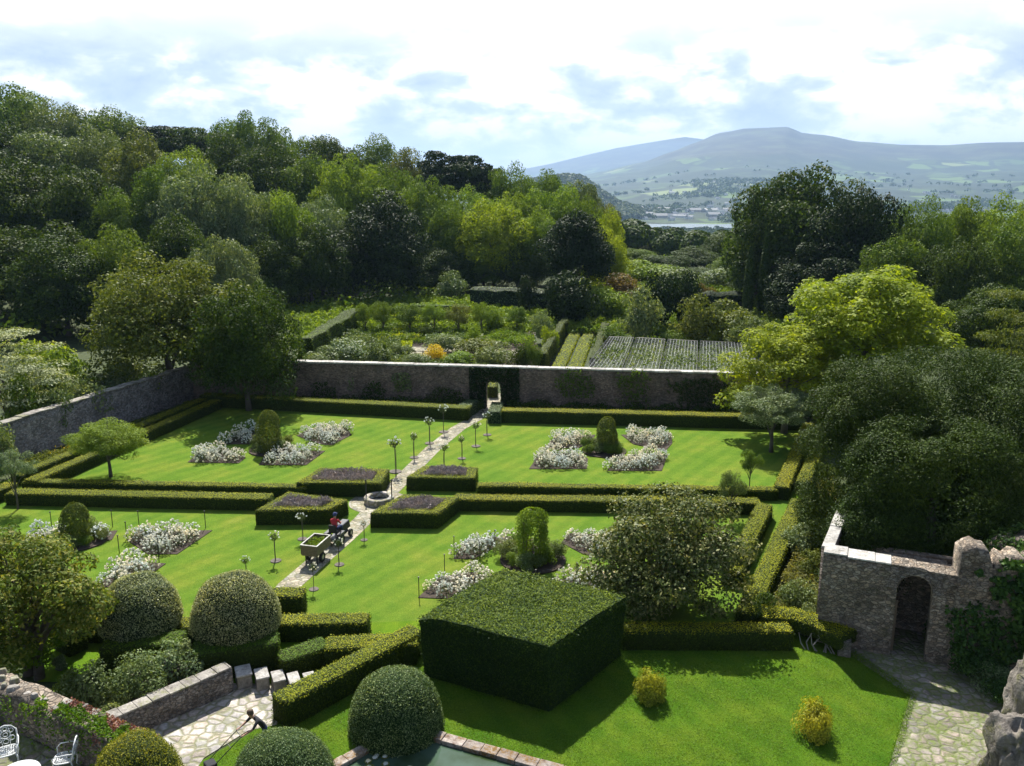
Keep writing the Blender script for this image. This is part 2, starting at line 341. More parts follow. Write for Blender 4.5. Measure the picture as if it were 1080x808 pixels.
# ------------------------------------------------------------------ hedges
def resample(pts, step, closed):
    pts = [Vector((p[0], p[1])) for p in pts]
    if closed: pts = pts + [pts[0]]
    out = []
    for a, b in zip(pts[:-1], pts[1:]):
        n = max(1, int((b - a).length / step))
        for i in range(n): out.append(a.lerp(b, i / n))
    if not closed: out.append(pts[-1])
    return out
def hedge(label, pts, w, h, closed=False, name='hedge', core='core_box', leaf='leaf_boxlit', dens=640, ls=.032, step=.35, cat='hedge', group=None, z0=0.0, taper=.06, wob=.03, parent=None, top_leaf=None, round_=.0, seed=0):
    r = np.random.RandomState(seed + int(abs(pts[0][0]) * 10) % 97)
    C = resample(pts, step, closed); k = len(C)
    nw = max(2, int(w / .3)); nh = max(2, int(h / .3))
    prof = [(-1, j / nh) for j in range(nh)] + [(-1 + 2 * j / nw, 1) for j in range(nw + 1)] + [(1, 1 - (j + 1) / nh) for j in range(nh)]
    V = []; m = len(prof)
    for i, c in enumerate(C):
        if closed: a, b = C[i - 1], C[(i + 1) % k]
        else: a, b = C[max(i - 1, 0)], C[min(i + 1, k - 1)]
        t = (b - a).normalized(); nrm = Vector((-t.y, t.x)); f = 1.0
        if closed or 0 < i < k - 1:
            t1 = (c - a).normalized(); t2 = (b - c).normalized(); cosf = max(.5, math.sqrt(max(0, (1 + t1.dot(t2)) / 2))); f = 1 / cosf
        for s, z in prof:
            o = s * w / 2 * f * (1 - taper * z)
            zz = z * h * (1 - round_ * s * s * (z > .99))
            V.append((c.x + nrm.x * o, c.y + nrm.y * o, z0 + zz))
    V = np.array(V)
    d = fnoise(V, 1.1, seed) * wob; V[:, 2] += np.where(V[:, 2] > z0 + .05, d, 0); V[:, 0] += fnoise(V, 1.4, seed + 1) * wob; V[:, 1] += fnoise(V, 1.3, seed + 2) * wob
    Q = []
    for i in range(k if closed else k - 1):
        i2 = (i + 1) % k
        for j in range(m - 1): Q.append((i * m + j, i2 * m + j, i2 * m + j + 1, i * m + j + 1))
    Q = np.array(Q)[:, ::-1]
    Vc = V
    def vol(Q): a, b_, c_ = V[Q[:, 0]] - V.mean(0), V[Q[:, 1]] - V.mean(0), V[Q[:, 2]] - V.mean(0); return float((np.cross(a, b_) * c_).sum())
    mid = Q[(len(Q) // (m - 1) // 2) * (m - 1) + nh]; q4 = V[mid]
    if np.cross(q4[2] - q4[0], q4[3] - q4[1])[2] < 0: Q = Q[:, ::-1]
    if not closed:          # end caps as fans of quads
        extra = []
        for e in (0, k - 1):
            base = e * m; 
            for j in range(m // 2):
                a, b, c_, d_ = base + j, base + j + 1, base + m - 2 - j, base + m - 1 - j
                if b < c_: extra.append((a, d_, c_, b) if e == 0 else (a, b, c_, d_))
        ex = np.array(extra)
        for i_, e_ in enumerate(ex):
            q4 = V[e_]; n_ = np.cross(q4[2] - q4[0], q4[3] - q4[1]); cd = C[0] - C[1] if e_[0] < m else C[-1] - C[-2]
            if n_[0] * cd.x + n_[1] * cd.y < 0: ex[i_] = e_[::-1]
        Q = np.vstack([Q, ex])
    me = mesh_np(name, Vc, Q, [core], True)
    o = link(name, me, parent)
    P, Nn = surf_sample(Vc, Q, dens, r)
    ctr = Nn; Nn = unit(ctr * .7 + r.normal(size=P.shape) * .6)
    # a few sprigs stand proud
    P = P + ctr * (r.rand(len(P), 1) ** 3 * .10)
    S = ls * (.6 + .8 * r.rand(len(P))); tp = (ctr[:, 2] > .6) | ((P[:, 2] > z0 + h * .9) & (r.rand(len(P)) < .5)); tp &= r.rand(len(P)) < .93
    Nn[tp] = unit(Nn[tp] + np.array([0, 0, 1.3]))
    side = {'leaf_boxlit': 'leaf_boxshaded', 'leaf_boxgreen': 'leaf_boxshaded'}.get(leaf, leaf)  # box sides take the darkened copy, shade put into the colour
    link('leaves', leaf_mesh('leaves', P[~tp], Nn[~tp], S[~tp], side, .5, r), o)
    link('top_leaves', leaf_mesh('top_leaves', P[tp], Nn[tp], S[tp], leaf, .5, r), o)  # on box hedges these carry the colour brightened as sunlit
    if parent is None: tag(o, label, cat, group)
    return o

# ------------------------------------------------------------------ crowns (unit size, shared meshes)
def gen_crown(seed, ncl, nleaf, cr, leaf, zmin=-.45, shape='round', up=.25, core=1800, jit=.45):
    r = np.random.RandomState(seed); P = []; Nn = []; S = []; C = []
    for i in range(ncl):
        for _ in range(50):
            d = r.normal(size=3); d /= np.linalg.norm(d)
            if d[2] > zmin: break
        rr = .55 + .37 * r.rand() if r.rand() < .8 else .25 + .3 * r.rand()
        c = d * rr * (1 + .12 * math.sin(seed + 3 * d[0]) * math.cos(seed * 2 + 4 * d[1]))
        if shape == 'cone': c = np.array([d[0] * (1 - (c[2] + 1) / 2) * 1.1, d[1] * (1 - (c[2] + 1) / 2) * 1.1, c[2]])
        if shape == 'flat': c = np.array([d[0] * rr * 1.05, d[1] * rr * 1.05, abs(d[2]) * .45 + .1 * r.randint(0, 4)])
        if shape == 'layer': c = np.array([d[0] * (.5 + .5 * r.rand()), d[1] * (.5 + .5 * r.rand()), round((c[2]) * 4) / 4.0])
        a = cr * (.6 + .8 * r.rand()); C.append(c)
        n = int(nleaf * (a / cr) ** 2)
        dd = rdir(n, r); dd = dd[(dd[:, 2] > -.55) | (r.rand(n) < .25)]; n = len(dd)
        sub = 1 + .20 * fnoise(dd + i, 4.0, seed + i) + .10 * fnoise(dd + i, 9.0, seed + i + 1)
        rad = a * (.80 + .24 * r.rand(n, 1) ** .7 + .22 * (r.rand(n, 1) < .12) * r.rand(n, 1)) * sub[:, None]
        fl = {'round': .8, 'flat': .3, 'layer': .18, 'cone': .6}[shape]
        P.append(c + dd * rad * np.array([1, 1, fl])); Nn.append(dd * .75 + r.normal(size=(n, 3)) * jit + np.array([0, 0, up])); S.append(leaf * (.6 + .8 * r.rand(n)))
    if core:
        core = int(core * 1.8); dd = rdir(core, r); dd = dd[dd[:, 2] > -.8]
        f = np.array([.58, .58, .55 if shape != 'flat' else .2])
        q = dd * f * (.8 + .3 * r.rand(len(dd), 1))
        if shape == 'flat': q[:, 2] += .3
        if shape == 'cone': q[:, :2] *= (1 - (q[:, 2:3] + .6) / 1.6) 
        P.append(q); Nn.append(dd + r.normal(size=dd.shape) * .4); S.append(np.full(len(dd), leaf * 1.4))
    return np.vstack(P), unit(np.vstack(Nn)), np.concatenate(S), C
CR = {}; CC = {}
def crown_mesh(key, *a, **k):
    P, Nn, S, C = gen_crown(*a, **k); CR[key] = leaf_mesh('crown_' + key, P, Nn, S); CC[key] = C
for i in range(5): crown_mesh('big%d' % i, 20 + i, 78, 620, .26, .024, zmin=-.7)
for i in range(2): crown_mesh('ash%d' % i, 40 + i, 130, 330, .19, .020, zmin=-.6, jit=.55)
crown_mesh('pine', 50, 70, 330, .2, .026, shape='flat', core=900)
crown_mesh('open', 52, 60, 260, .2, .026, zmin=-.5, core=0)
crown_mesh('catalpa', 53, 78, 400, .18, .024, zmin=-.5, core=120, up=.8, jit=.45)
crown_mesh('layer', 54, 90, 150, .24, .022, shape='layer', core=500, up=.9, jit=.3)
crown_mesh('fine', 55, 60, 170, .2, .016, zmin=-.4, core=0)
for i in range(4): crown_mesh('shrub%d' % i, 60 + i, 26, 130, .36, .055, zmin=-.2, core=350)
crown_mesh('conifer', 66, 60, 110, .2, .04, shape='cone', core=900, up=.1)
# trunks
def trunk_mesh(key, r0=.045, n_l=9, bare=.3, seed=1, lean=0):
    """unit tree: base at z=0, crown centre at z=1, crown radius 1"""
    r = random.Random(seed); b = MB()
    top = Vector((lean, 0, .95)); pts = [Vector((0, 0, -.05)), Vector((.01 + lean * .2, .01, .25)), Vector((lean * .5, -.02, .55)), top]
    b.tube([tuple(p) for p in pts], [r0 * 1.35, r0, r0 * .8, r0 * .45], 10)
    C = CC.get(key) or []
    for c in r.sample(C, min(n_l, len(C))):
        c = Vector(c) * .85 + Vector((lean, 0, 1.0)); s = pts[1].lerp(pts[2], r.random()) if r.random() < .6 else pts[2].lerp(pts[3], r.random())
        mid = s.lerp(c, .5) + Vector((0, 0, .06))
        b.tube([tuple(s), tuple(mid), tuple(c)], [r0 * .55, r0 * .33, r0 * .12], 6)
    me = bpy.data.meshes.new('trunk'); me.from_pydata(b.v, [], b.f); me.materials.append(MATS['bark'])
    for p in me.polygons: p.use_smooth = True
    me.update(); return me
TR = {k: trunk_mesh(k, seed=i, n_l=14 if k in ('open', 'catalpa', 'fine') else 8) for i, k in enumerate(CR) if not k.startswith('shrub')}

def terr(x, y):
    x = np.asarray(x, float); y = np.asarray(y, float); R = np.hypot(x, y)
    s = (x + 75) * -.807 + (y - 70) * .59
    front = np.maximum(y, 1)
    hill = 19 * (1 - np.exp(-(np.maximum(s, 0) / 62) ** 1.4)) * (1 - sstep(215, 400, R)) * sstep(60, 100, R)
    base = -80 * sstep(165, 900, R) 
    az = x / front; px = 540 + F * az / cp
    px = np.where(y <= 1, 540, px)
    # wooded knoll by the estuary
    kx = np.maximum(px - 604, (604 - px) * .35) / 42.0; kn = 108 * np.exp(-np.abs(kx) ** 1.9) * np.exp(-((R - 2650) / 380.0) ** 2)
    # far mountain
    P = np.stack([x, y, x * 0], -1).reshape(-1, 3)
    n1 = fnoise(P, .0011, 3).reshape(x.shape); n2 = fnoise(P, .0035, 5).reshape(x.shape); n3 = fnoise(P, .012, 8).reshape(x.shape)
    pw_ = px + 15 * n1 + 6 * n2
    rp = np.interp(pw_, [300, 560, 600, 640, 680, 720, 750, 775, 822, 838, 862, 900, 950, 1000, 1040, 1080, 1300], [196, 194, 189, 182, 172, 157, 147.5, 144, 143, 148.5, 151, 157, 160.5, 161.5, 160, 160, 166])
    rz = 18 + (195 - rp) / F / cp / cp * 8500
    t = np.clip((R - 3000) / 5500, 0, 1.0)
    n0 = fnoise(P, .0005, 9).reshape(x.shape)
    prof = .42 * t + .58 * t ** 2.2
    mt = (rz + 80) * prof + (n0 * 55 + n1 * 34 + n2 * 13 + n3 * 3) * np.sin(np.pi * np.clip(t, 0, 1)) ** .7 * (R > 3000)
    # farther faint range at the left
    rp2 = np.interp(px, [300, 540, 580, 620, 650, 680, 720, 760, 800, 1300], [194, 182, 175, 166, 160, 156, 151, 156, 170, 190])
    rz2 = 18 + (195 - rp2) / F / cp / cp * 13500
    t2 = np.clip((R - 9000) / 4500, 0, 1)
    far = (rz2 + 80) * t2 ** 1.3 + (n1 * 10) * t2
    drop = 1 - sstep(8550, 10500, R) * .8
    m = np.maximum(mt * drop, far)
    low = (n1 * 10 + n2 * 6 + 12) * sstep(2350, 2900, R) * (R < 3400) * (1 - sstep(3000, 3400, R))
    return hill + base + kn + m + low
def T(x, y): return float(terr(np.array([x]), np.array([y]))[0])

def tree(label, px, topy, wpx, D, key, mat, cat='tree', name='broadleaf_tree', group=None, skirt=.12, basey=None, bark='bark', lean=0, rz=None, depth=1.0, z0=None):
    if basey is not None: D = G(px, basey).y
    zt = zat(D, topy); x = X(px, D, zt * .6); z0 = T(x, D) if z0 is None else z0
    h = zt - z0; rx = wpx / 2 / F * axial(D, zt * .6)
    hc = h * (1 - skirt) / 2          # half crown height
    zc = zt - hc - z0
    o = thing(name, label, cat, (x, D, z0), 0, group)
    rz = random.uniform(0, 6.28) if rz is None else rz
    link('trunk', TR[key], o, (0, 0, 0), rz, (max(rx, .3 * h * .5), max(rx, .3 * h * .5), zc), bark)
    link('crown', CR[key], o, (0, 0, zc), rz, (rx * 1.02, rx * 1.02 * depth, hc * 1.04), mat)
    return o
def shrub(label, px, basey, topy, wpx, mat, key=None, cat='shrub', name='shrub', group=None, z0=0.0, D=None):
    if D is None: D = G(px, basey, z0).y
    x = X(px, D, z0 + .5); zt = zat(D, topy); h = max(zt - z0, .25); rx = wpx / 2 / F * axial(D, z0 + .5)
    key = key or 'shrub%d' % random.randrange(4)
    o = link(name, CR[key], None, (x, D, z0 + h * .42), random.uniform(0, 6.28), (rx, rx, h * .62), mat)
    return tag(o, label, cat, group)

# ------------------------------------------------------------------ camera, sun, world
cam = bpy.data.cameras.new('camera'); co = bpy.data.objects.new('camera', cam); COL.objects.link(co); sc.camera = co
co.location = (0, 0, H); co.rotation_euler = (math.pi / 2 - P_, 0, 0)
cam.sensor_width = 36; cam.lens = 36 * F / 1080; cam.clip_start = .5; cam.clip_end = 60000
SUN_EL, SUN_AZ = 49.0, -8.0        # degrees; azimuth from +Y towards +X
sun = bpy.data.lights.new('sun', 'SUN'); sun.energy = 5.0; sun.angle = R_(.53); sun.color = (1, .955, .87)
so = bpy.data.objects.new('sun', sun); COL.objects.link(so)
sd = Vector((math.sin(R_(SUN_AZ)) * math.cos(R_(SUN_EL)), math.cos(R_(SUN_AZ)) * math.cos(R_(SUN_EL)), math.sin(R_(SUN_EL))))
so.rotation_euler = (-sd).to_track_quat('-Z', 'Y').to_euler(); so.location = (0, 0, 60)
w = bpy.data.worlds.new('World'); sc.world = w; w.use_nodes = True
nt = w.node_tree; nt.nodes.clear()
wo = nt.nodes.new('ShaderNodeOutputWorld'); bg = nt.nodes.new('ShaderNodeBackground'); bg.inputs[1].default_value = .10; L(nt, bg.outputs[0], wo.inputs[0])
sky = nt.nodes.new('ShaderNodeTexSky'); sky.sky_type = 'NISHITA'; sky.sun_disc = False; sky.sun_elevation = R_(SUN_EL); sky.sun_rotation = R_(SUN_AZ)
sky.air_density = 1.0; sky.dust_density = 1.0; sky.altitude = 50
tc = nt.nodes.new('ShaderNodeTexCoord')
sx = nt.nodes.new('ShaderNodeSeparateXYZ'); L(nt, tc.outputs['Generated'], sx.inputs[0])
# clouds: noise over direction, stretched sideways
mp = nt.nodes.new('ShaderNodeMapping'); mp.inputs['Scale'].default_value = (1, 1, 2.3); mp.inputs['Location'].default_value = (3.1, 1.7, .22); L(nt, tc.outputs['Generated'], mp.inputs[0])
nA = noise(nt, 3.4, 9, .56, vec=mp.outputs[0], dist=.15); nB = noise(nt, 13, 8, .58, vec=mp.outputs[0], dist=.3)
cl = math_(nt, 'ADD', math_(nt, 'MULTIPLY', nA.outputs['Fac'], .62), math_(nt, 'MULTIPLY', nB.outputs['Fac'], .38))
cl = math_(nt, 'SUBTRACT', cl, math_(nt, 'MULTIPLY', ramp(nt, sx.outputs['Z'], [(.045, 0.0), (.08, 1.0), (.15, 1.0), (.19, 0.0)]), .029))
WHT, MIDC, BLU = (6.2, 6.3, 6.4), (4.8, 5.15, 5.5), (3.5, 4.1, 4.8)
ccol = ramp(nt, cl, [(.40, (2.8, 3.4, 4.1)), (.46, BLU), (.492, MIDC), (.512, WHT), (.60, (7.0, 7.0, 7.0))])
veil = (5.9, 6.15, 6.3)
z = sx.outputs['Z']
up = math_(nt, 'MULTIPLY', z, 1.0)
f1 = ramp(nt, up, [(.0, .25), (.05, 0.0), (.125, 0.0), (.18, .9), (.26, .85)])       # veil takes over high in view
c1 = mix(nt, f1, ccol, veil)
f0 = ramp(nt, up, [(.0, .85), (.035, .55), (.075, 0.0)])
c1 = mix(nt, f0, c1, (4.4, 4.9, 5.4))
hi = noise(nt, 2.2, 6, .6, vec=tc.outputs['Generated'])
skyc = mix(nt, ramp(nt, hi.outputs['Fac'], [(.42, 0.0), (.6, .8)]), sky.outputs[0], (3.4, 3.6, 3.9))
f2 = ramp(nt, up, [(.26, 0.0), (.42, 1.0)])
sky_dim = ramp(nt, math_(nt, 'ADD', math_(nt, 'MULTIPLY', sx.outputs['Y'], .5), .5), [(.25, (.44, .50, .60)), (.8, (1, 1, 1)), (1, (1.12, 1.12, 1.10))])  # sky dimmed away from the sun to deepen shade on camera-facing surfaces
L(nt, mix(nt, 1, mix(nt, f2, c1, skyc), sky_dim, 'MULTIPLY'), bg.inputs[0])
sc.view_settings.view_transform = 'Standard'; sc.view_settings.look = 'None'; sc.view_settings.gamma = 1; sc.view_settings.exposure = 0.95
sc.cycles.max_bounces = 6; sc.cycles.diffuse_bounces = 3; sc.cycles.glossy_bounces = 2; sc.cycles.transmission_bounces = 3; sc.cycles.volume_bounces = 0
sc.cycles.use_denoising = True
try: sc.cycles.denoiser = 'OPENIMAGEDENOISE'
except Exception: pass
sc.cycles.sample_clamp_indirect = 6

# ------------------------------------------------------------------ ground sheet
m, nt, out = newmat('ground')
g = geo(nt); sp_ = nt.nodes.new('ShaderNodeSeparateXYZ'); L(nt, g.outputs['Position'], sp_.inputs[0])
ln = nt.nodes.new('ShaderNodeVectorMath'); ln.operation = 'LENGTH'; L(nt, g.outputs['Position'], ln.inputs[0]); dist = ln.outputs['Value']
n1 = noise(nt, 1.6, 7, .7, vec=g.outputs['Position'])
near = ramp(nt, n1.outputs['Fac'], [(.3, (.022, .030, .012)), (.5, (.045, .065, .02)), (.7, (.09, .10, .035))])
mpd = nt.nodes.new('ShaderNodeMapping'); mpd.inputs['Scale'].default_value = (1, .75, 0); mpd.inputs['Rotation'].default_value = (0, 0, .5); L(nt, g.outputs['Position'], mpd.inputs[0])
wn = noise(nt, .0022, 4, .6, vec=mpd.outputs[0])
wv = nt.nodes.new('ShaderNodeVectorMath'); wv.operation = 'MULTIPLY_ADD'; L(nt, wn.outputs['Color'], wv.inputs[0]); wv.inputs[1].default_value = (260, 260, 0); L(nt, mpd.outputs[0], wv.inputs[2])
vf = N(nt, 'ShaderNodeTexVoronoi', Scale=.0048); L(nt, wv.outputs[0], vf.inputs['Vector'])
ve = N(nt, 'ShaderNodeTexVoronoi', Scale=.0048, feature='DISTANCE_TO_EDGE'); L(nt, wv.outputs[0], ve.inputs['Vector'])
sc1 = nt.nodes.new('ShaderNodeSeparateColor'); L(nt, vf.outputs['Color'], sc1.inputs[0])
field = ramp(nt, sc1.outputs[0], [(0, (.028, .046, .015)), (.3, (.04, .066, .02)), (.52, (.055, .095, .025)), (.72, (.09, .145, .035)), (.88, (.16, .20, .07)), (.95, (.035, .055, .02))], 'CONSTANT')
field = mix(nt, ramp(nt, ve.outputs['Distance'], [(.04, 1.0), (.09, 0.0)]), field, (.018, .032, .014))
fw = noise(nt, .0016, 6, .62, vec=g.outputs['Position'])
field = mix(nt, ramp(nt, fw.outputs['Fac'], [(.50, 0.0), (.535, 1.0)]), field, (.020, .036, .016))
hn = noise(nt, .004, 6, .65, vec=g.outputs['Position'])
heath = ramp(nt, hn.outputs['Fac'], [(.35, (.018, .020, .016)), (.5, (.034, .036, .022)), (.65, (.06, .075, .03))])
zz = math_(nt, 'ADD', sp_.outputs['Z'], math_(nt, 'MULTIPLY', math_(nt, 'SUBTRACT', hn.outputs['Fac'], .5), 260))
field = mix(nt, ramp(nt, math_(nt, 'DIVIDE', zz, 600), [(.30, 0.0), (.42, 1.0)]), field, heath)
kf = ramp(nt, math_(nt, 'DIVIDE', dist, 3000), [(.08, 0.0), (.2, 1.0)])
col = mix(nt, kf, near, field)
p = N(nt, 'ShaderNodeBsdfPrincipled', Roughness=.9); p.inputs['Specular IOR Level'].default_value = .2
L(nt, col, p.inputs['Base Color']); b = N(nt, 'ShaderNodeBump', Strength=.6, Distance=.1); L(nt, n1.outputs['Fac'], b.inputs['Height']); L(nt, b.outputs[0], p.inputs['Normal'])
L(nt, p.outputs[0], out.inputs[0]); MATS['ground'] = m
az = np.concatenate([np.linspace(-180, -46, 30), np.linspace(-45, 45, 640), np.linspace(46, 180, 30)])
rr = np.concatenate([[.01, 25, 45, 60, 70], np.arange(78, 400, 5.5), np.geomspace(402, 15500, 300)])
A, Rr = np.meshgrid(np.radians(az), rr)
gx = Rr * np.sin(A); gy = Rr * np.cos(A); gz = terr(gx, gy)
V = np.stack([gx, gy, gz], -1).reshape(-1, 3); nc = len(az)
ii, jj = np.meshgrid(np.arange(len(rr) - 1), np.arange(nc - 1), indexing='ij')
Q = np.stack([ii * nc + jj, (ii + 1) * nc + jj, (ii + 1) * nc + jj + 1, ii * nc + jj + 1], -1).reshape(-1, 4)[:, ::-1]
go = link('ground', mesh_np('ground', V, Q, ['ground'], True)); tag(go, kind='structure')

# river
m, nt, out = newmat('water_far')
p = N(nt, 'ShaderNodeBsdfPrincipled', Roughness=.22); p.inputs['Base Color'].default_value = (.10, .13, .14, 1)
nn = noise(nt, .08, 4, .6, coord='Object'); b = N(nt, 'ShaderNodeBump', Strength=.5, Distance=1.2); L(nt, nn.outputs['Fac'], b.inputs['Height']); L(nt, b.outputs[0], p.inputs['Normal']); L(nt, p.outputs[0], out.inputs[0]); MATS['water_far'] = m
b = MB(); pts = []
for px in range(655, 790, 6): pts.append(G(px, 236.2 + .3 * math.sin(px * .11), -77.0))
for px in range(786, 650, -6): pts.append(G(px, 240.8 + .5 * math.sin(px * .17), -77.0))
b.add([(q.x, q.y, -77.0) for q in pts], [tuple(range(len(pts)))[::-1]])
tag(b.build('river_water', 'water_far'), kind='structure')

# haze
b = MB(); b.box((0, 7200, 255), (22000, 17000, 690))
m, nt, out = newmat('haze')
pv = nt.nodes.new('ShaderNodeVolumePrincipled'); pv.inputs['Density'].default_value = 7.2e-5; pv.inputs['Color'].default_value = (.44, .66, 1, 1); pv.inputs['Anisotropy'].default_value = .2
L(nt, pv.outputs[0], out.inputs['Volume']); MATS['haze'] = m
hz = b.build('haze', 'haze'); tag(hz, kind='stuff')

# ------------------------------------------------------------------ flat surfaces
def sheet(name, polys, z, mat, kind='structure', sub=None):
    b = MB()
    for poly in polys:
        v = [(p[0], p[1], z) for p in poly]
        a = sum(v[i][0] * v[(i + 1) % len(v)][1] - v[(i + 1) % len(v)][0] * v[i][1] for i in range(len(v)))
        if a < 0: v = v[::-1]
        b.add(v, [tuple(range(len(v)))])
    return tag(b.build(name, mat), kind=kind)
def GP(*pp): return [G(x, y) for x, y in pp]
sheet('lawn', [GP((-160, 560), (20, 502), (222, 424), (800, 443), (865, 447), (835, 560), (772, 662), (60, 672), (-200, 690))], .012, 'lawn')
sheet('terrace_lawn', [GP((262, 775), (300, 740), (345, 700), (380, 660), (770, 662), (800, 655), (897, 688), (902, 695), (960, 735), (938, 812), (930, 900), (170, 900), (212, 803))], .016, 'lawn_near')
sheet('lower_lawn', [GP((50, 672), (450, 655), (450, 680), (350, 712), (290, 722), (130, 720), (40, 720))], .034, 'grass_path')
sheet('paved_terrace', [GP((90, 812), (150, 771), (243, 722), (300, 706), (352, 694), (303, 738), (292, 765), (262, 771), (215, 800), (195, 830))], .024, 'paving')
sheet('paved_path', [GP((897, 688), (898, 672), (940, 660), (990, 672), (1060, 720), (1140, 850), (1140, 920), (930, 900), (938, 808), (960, 735), (902, 695))], .024, 'paving_dark')
# garden path and roundel
PC = [(289, 640), (305, 618), (335, 592), (365, 566), (384, 548), (404, 526), (427, 503), (457, 473), (483, 452), (508, 438), (520, 427), (524, 415)]
def ribbon(pts, w):
    pts = [Vector((p.x, p.y)) for p in pts]; Lf, Rt = [], []
    for i, p in enumerate(pts):
        t = (pts[min(i + 1, len(pts) - 1)] - pts[max(i - 1, 0)]).normalized(); n = Vector((-t.y, t.x)) * w / 2
        Lf.append(p + n); Rt.append(p - n)
    return Lf + Rt[::-1]
pl = ribbon(GP(*PC), 1.15)
k = len(PC)
WELL = G(400, 530)
sheet('garden_path', [[pl[i], pl[i + 1], pl[2 * k - 2 - i], pl[2 * k - 1 - i]] for i in range(k - 1)], .022, 'path_stone')
sheet('path_roundel', [[Vector((WELL.x + 1.75 * math.cos(a * math.pi / 16), WELL.y + 1.75 * math.sin(a * math.pi / 16))) for a in range(32)]], .028, 'path_stone')
sheet('grass_walk', [GP((836, 524), (850, 447), (862, 447), (848, 524), (812, 640), (790, 662), (774, 662), (800, 610))], .020, 'grass_path')

# ------------------------------------------------------------------ walls
def wall_mesh(p0, p1, h0, h1, th, mat, step=.5, rough=.03, z0=0, opening=None, seed=0, name='wall'):
    """rubble wall with an uneven face; opening=(start m, end m, springing height, arched)"""
    p0 = Vector((p0[0], p0[1])); p1 = Vector((p1[0], p1[1])); Lw = (p1 - p0).length; t = (p1 - p0).normalized(); n = Vector((-t.y, t.x))
    xs = list(np.linspace(0, Lw, max(2, int(Lw / step)) + 1))
    def top(x): return (h0(x) if callable(h0) else h0 + (h1 - h0) * x / Lw)
    if opening:
        a, b_, hs = opening; xs = sorted(set([x for x in xs if not (a - .08 < x < b_ + .08)] + list(np.linspace(a, b_, 13))))
        rad = (b_ - a) / 2
    def bot(x):
        if opening and a - 1e-6 <= x <= b_ + 1e-6:
            return hs + math.sqrt(max(0, rad ** 2 - (x - (a + b_) / 2) ** 2)) * 1.0
        return 0.0
    V, Q = [], []; ix = {}
    nz = max(2, int((max(top(0), top(Lw))) / step))
    def vert(x, s, z):
        key = (round(x, 4), s, round(z, 4))
        if key not in ix:
            q = np.array([[x, s * 3.0, z]]); d = float(fnoise(q, 2.2, seed)[0] + .6 * fnoise(q, 5.5, seed + 3)[0]) * rough
            o = s * (th / 2 + d); V.append((p0.x + t.x * x + n.x * o, p0.y + t.y * x + n.y * o, z0 + z)); ix[key] = len(V) - 1
        return ix[key]
    for x0, x1 in zip(xs[:-1], xs[1:]):
        inside = opening and a - 1e-6 <= x0 and x1 <= b_ + 1e-6
        b0, b1 = (bot(x0), bot(x1)) if inside else (0, 0)
        for s in (-1, 1):
            for j in range(nz):
                f0, f1 = j / nz, (j + 1) / nz
                q = [vert(x0, s, b0 + (top(x0) - b0) * f0), vert(x1, s, b1 + (top(x1) - b1) * f0), vert(x1, s, b1 + (top(x1) - b1) * f1), vert(x0, s, b0 + (top(x0) - b0) * f1)]
                Q.append(q if s < 0 else q[::-1])
        Q.append([vert(x0, -1, top(x0)), vert(x1, -1, top(x1)), vert(x1, 1, top(x1)), vert(x0, 1, top(x0))])
        if inside: Q.append([vert(x0, 1, b0), vert(x1, 1, b1), vert(x1, -1, b1), vert(x0, -1, b0)])
    def endcap(x, zb, zt, flip):
        q = [vert(x, -1, zb), vert(x, -1, zt), vert(x, 1, zt), vert(x, 1, zb)]; Q.append(q[::-1] if flip else q)
    endcap(0, 0, top(0), False); endcap(Lw, 0, top(Lw), True)
    if opening: endcap(a, 0, hs, True); endcap(b_, 0, hs, False)
    return mesh_np(name, V, Q, [mat], False)
def coping(p0, p1, h0, h1, th, mat, parent, over=.08, ht=.14, seg=1.1, name='coping', wob=.015):
    p0 = Vector((p0[0], p0[1])); p1 = Vector((p1[0], p1[1])); Lw = (p1 - p0).length; t = (p1 - p0).normalized(); ang = math.atan2(t.y, t.x); b = MB()
    r = random.Random(int(Lw * 10)); x = 0
    while x < Lw - .05:
        w_ = min(seg * r.uniform(.75, 1.25), Lw - x); c = p0 + t * (x + w_ / 2); f = (x + w_ / 2) / Lw
        b.box((c.x, c.y, h0 + (h1 - h0) * f + ht / 2 + r.uniform(-wob, wob)), (w_ - .012, th + 2 * over + r.uniform(-.03, .03), ht), ang); x += w_
    o = b.build(name, mat, parent, bevel=.02); return o
# back wall with the gate
BL_, BR_ = G(205, 420), G(905, 443)
gate_m = (G(522.5, 426) - BL_).length * 1.0
tt = (BR_ - BL_).normalized(); gc = G(522.5, 428); gx_ = (gc - BL_).dot(tt)
WH = 3.45
bw = link('garden_wall', wall_mesh(BL_, BR_, WH, WH, .55, 'wall_old', .55, .03, opening=(gx_ - .6, gx_ + .6, 1.75), name='garden_wall'))
tag(bw, 'long old brick wall at the far end of the rose garden with an arched gateway', 'wall')
coping(BL_, BR_, WH, WH, .55, 'coping_white', bw)
# left wall
LW0, LW1 = G(-190, 558), G(205, 420)
hl = 2.75
lw = link('garden_wall', wall_mesh(LW0, LW1 - (LW1 - LW0).normalized() * .35, hl, hl + .1, .5, 'wall_left', .55, .05, seed=3, name='garden_wall_left'))
tag(lw, 'grey mottled stone wall with slate coping running down the left side of the garden', 'wall')
coping(LW0, LW1 - (LW1 - LW0).normalized() * .4, hl, hl + .1, .5, 'coping', lw, over=.12, ht=.1, seg=.7, wob=.04)

